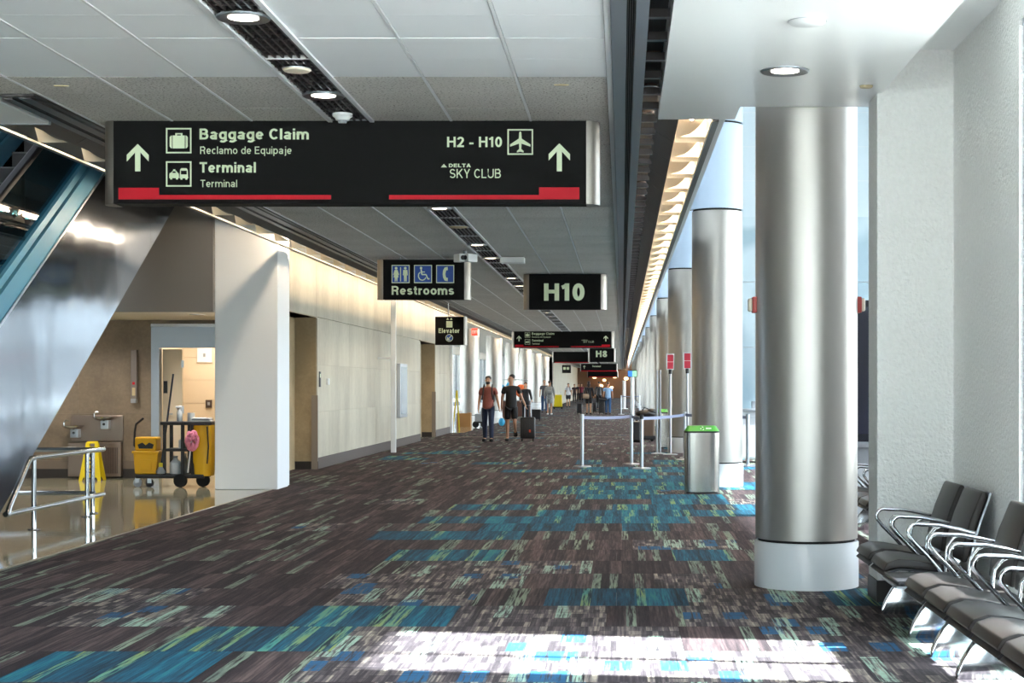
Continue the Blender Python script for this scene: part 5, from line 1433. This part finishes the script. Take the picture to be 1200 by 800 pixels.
person('bearded person in brick red short sleeved shirt and jeans with backpack straps', 572, 44.6, 1.76, -.05, '8a4a40', '1f2a44', beard=True, hair='2b1d16', straps='2a1a18', stride=.22,
       arm_l=((.24, .03, 1.15), (.30, -.04, .93), (.31, -.05, .86)))
person('person in black t-shirt and black shorts glancing sideways, pulling a suitcase', 599, 44.8, 1.80, .02, '141316', '131215', shorts=True, hair='1c1512', shoe='161517', lift=1, stride=.1, head_turn=-.75, skin='b5876c',
       arm_l=((.27, .06, 1.16), (.36, .10, .96), (.385, .10, .90)))
suitcase('upright black hard shell suitcase pulled by the person in black shorts', at(618.5, 0, 45.0).x, 45.0, .40, .58, .26, 0, .32, '1a181b', 'c8452a')
person('person with long dark hair in black jacket and trousers, walking behind the pair', 616, 71.0, 1.64, .1, '171518', '151417', hair='5a3424', long_hair=True, long_sleeve=True, stride=.3, detail=False,
       arm_l=((.24, .03, 1.14), (.28, .02, .92), (.29, .02, .85)))
suitcase('low black trolley bag beside the person in the black jacket', at(628, 0, 71.5).x, 71.5, .42, .42, .3, 0, .2, '171518')
person('slim person in dark grey t-shirt and blue jeans beside the grey backpack walker', 638, 93.0, 1.82, .1, '4a4a50', '2c4a70', stride=.3, detail=False, hair='6a5140')
person('person seen from behind with grey backpack and pale grey shorts', 644, 86.5, 1.76, PI, '8a8a88', '9a9a98', shorts=True, backpack='7f807e', stride=.35, detail=False, shoe='e4e4e2', hair='2a211c', long_sleeve=True)
person('person in white t-shirt and black shorts walking towards the camera far off', 666, 117.0, 1.68, .0, 'd8dbe2', '22242c', shorts=True, stride=.4, detail=False, straps='3a3a40')
person('far walker in dark top right of the white t-shirt person', 673.2, 150.0, 1.66, .0, '3a2628', '1c1a20', stride=.3, detail=False)
person('far walker in black, second right of the white t-shirt person', 678, 158.0, 1.7, .0, '1f1c22', '1c1a20', stride=.3, detail=False)
person('far walker in a crimson top near the concourse end', 681.4, 156.0, 1.7, .0, '7a2438', '2a2028', stride=.3, detail=False)
person('person in black seen from behind with a tan shoulder bag, between two cases', 690, 87.5, 1.74, PI, '18161a', '1b181b', long_sleeve=True, hair='2a1a14', long_hair=True, shorts=True, stride=.25, detail=False)
t = thing('shoulder_bag', 'tan shoulder bag hanging at the hip of the person in black', 'bag', (at(686.5, 0, 87.1).x, 87.1, .82))
MB().box(-.17, .17, -.08, .08, 0, .26).build('body', cm('8d7a66'), t, bevel=.05, smooth=50); MB().tube([(-.12, 0, .24), (.02, .02, .66), (.12, 0, .24)], .014, 8).build('strap', cm('6b6260'), t)
suitcase('black upright case left of the person with the tan bag', at(679, 0, 87.5).x, 87.5, .27, .50, .3, 0, 0)
person('person in dark clothes walking ahead of the light blue shirt', 702, 104.0, 1.76, PI, '17161a', '16151a', long_sleeve=True, stride=.3, detail=False)
person('person in light blue shirt and jeans seen from behind', 712.5, 87.0, 1.70, PI, '8fb2d8', '27507f', stride=.12, detail=False, hair='5a4636', skin='b88468')
suitcase('tall black case beside the person in the light blue shirt', at(705, 0, 87.0).x, 87.0, .32, .62, .3, 0, 0)
t = thing('duffel_bag', 'dark duffel bag resting on the tall black case', 'bag', (at(706.5, 0, 86.95).x, 86.95, .69)); MB().ell((0, 0, .09), (.22, .14, .09)).build('body', cm('2b2a30'), t, smooth=60); MB().tube([(-.1, 0, .16), (0, 0, .22), (.1, 0, .16)], .012, 6).build('handle', M_blackp, t)
suitcase('small dark case between the person in black and the blue shirt', at(697, 0, 92).x, 92.0, .22, .5, .26, 0, 0)
# far yellow cleaning trolley
t = thing('yellow_trolley', 'distant yellow cleaning trolley on the carpet by the walkers', 'cleaning cart', (at(654, 0, 108).x, 108.0, 0))
MB().prism([(-.28, .14), (.28, .14), (.24, .92), (-.2, .92)], 'y', -.22, .22).build('body', M_yellow2, t, bevel=.03); MB().box(-.33, .33, -.25, .25, .08, .14).build('deck', M_blackp, t)
for x in (-.25, .25): MB().tube([(x, -.2, .05), (x, .2, .05)], .05, 10).build('wheel', M_rubber, t)
MB().box(.1, .28, -.1, .1, .92, 1.12).build('paper_stack', M_whitep, t)
# things by the far left columns
t = thing('cardboard_box', 'brown cardboard box on the polished floor by the far left columns', 'box', (at(544, 0, 60.7).x, 60.7, 0))
MB().box(-.25, .25, -.25, .25, 0, .5).build('carton', M_cardboard, t); MB().prism([(-.25, .5), (-.1, .57), (-.1, .575), (-.25, .506)], 'y', -.25, .25).build('flap', M_cardboard, t); MB().prism([(.25, .5), (.12, .53), (.12, .535), (.25, .506)], 'y', -.25, .25).build('flap', M_cardboard, t)
t = thing('grey_hand_cart', 'grey plastic hand cart beside the cardboard box', 'cart', (at(562.5, 0, 59.5).x, 59.5, 0))
MB().box(-.17, .2, -.2, .2, .22, .5).build('tub', M_greyp, t, bevel=.02); 
for x in (-.14, .16):
    w = MB().lathe([(.12, -.02), (.12, .02)], 16).build('wheel', M_rubber, t, (x, -.16, .12)); w.rotation_euler = (PI / 2, 0, .2)
MB().tube([(-.12, .2, .5), (-.12, .3, .9), (.12, .3, .9), (.12, .2, .5)], .015, 8).build('handle', M_satin, t)
MB().box(-.19, .22, -.22, .22, .17, .22).build('chassis', M_blackp, t)
t = thing('yellow_caution_pole', 'tall yellow caution stand against the far left wall end', 'caution stand', (at(533.5, 0, 56).x, 56.0, 0))
MB().prism([(-.1, 0), (-.06, 0), (.07, 1.35), (.03, 1.35)], 'y', -.02, .02).build('front_leg', M_yellow2, t); MB().prism([(.12, 0), (.16, 0), (.08, 1.35), (.04, 1.35)], 'y', -.02, .02).build('rear_leg', M_yellow2, t)
kx = at(600, 0, 82).x
t = thing('market_kiosk', 'merchandise kiosk with blue and orange goods behind the walking pair', 'kiosk', (kx, 82.0, 0))
MB().box(-.9, .9, -.3, .3, 0, .75).build('counter', cm('5a3a30'), t, bevel=.02); MB().box(-.95, .95, -.34, .34, .75, .8).build('counter_top', M_greyp, t)
for x, z, m, r in ((-.55, 1.3, M_skyblue, .26), (-.1, 1.45, M_skyblue, .22), (.45, 1.25, M_orange, .3), (.62, 1.0, M_orange, .2)): MB().ell((x, 0, z), (r, .15, r * 1.1), 12, 8).build('display_goods', m, t, smooth=60)
for x in (-.85, 0, .85): MB().tube([(x, .1, .8), (x, .1, 1.8)], .02, 8).build('display_pole', M_satin, t)
MB().tube([(-.85, .1, 1.8), (.85, .1, 1.8)], .02, 8).build('display_rail', M_satin, t)
t = thing('balloon_bag', 'pale blue bag on the floor between the walking pair', 'bag', (at(588, 0, 62).x, 62.0, 0)); MB().ell((0, 0, .15), (.12, .1, .15)).build('body', M_skyblue, t, smooth=60); MB().tube([(-.06, 0, .27), (0, 0, .4), (.06, 0, .27)], .01, 6).build('handle', M_whitep, t)
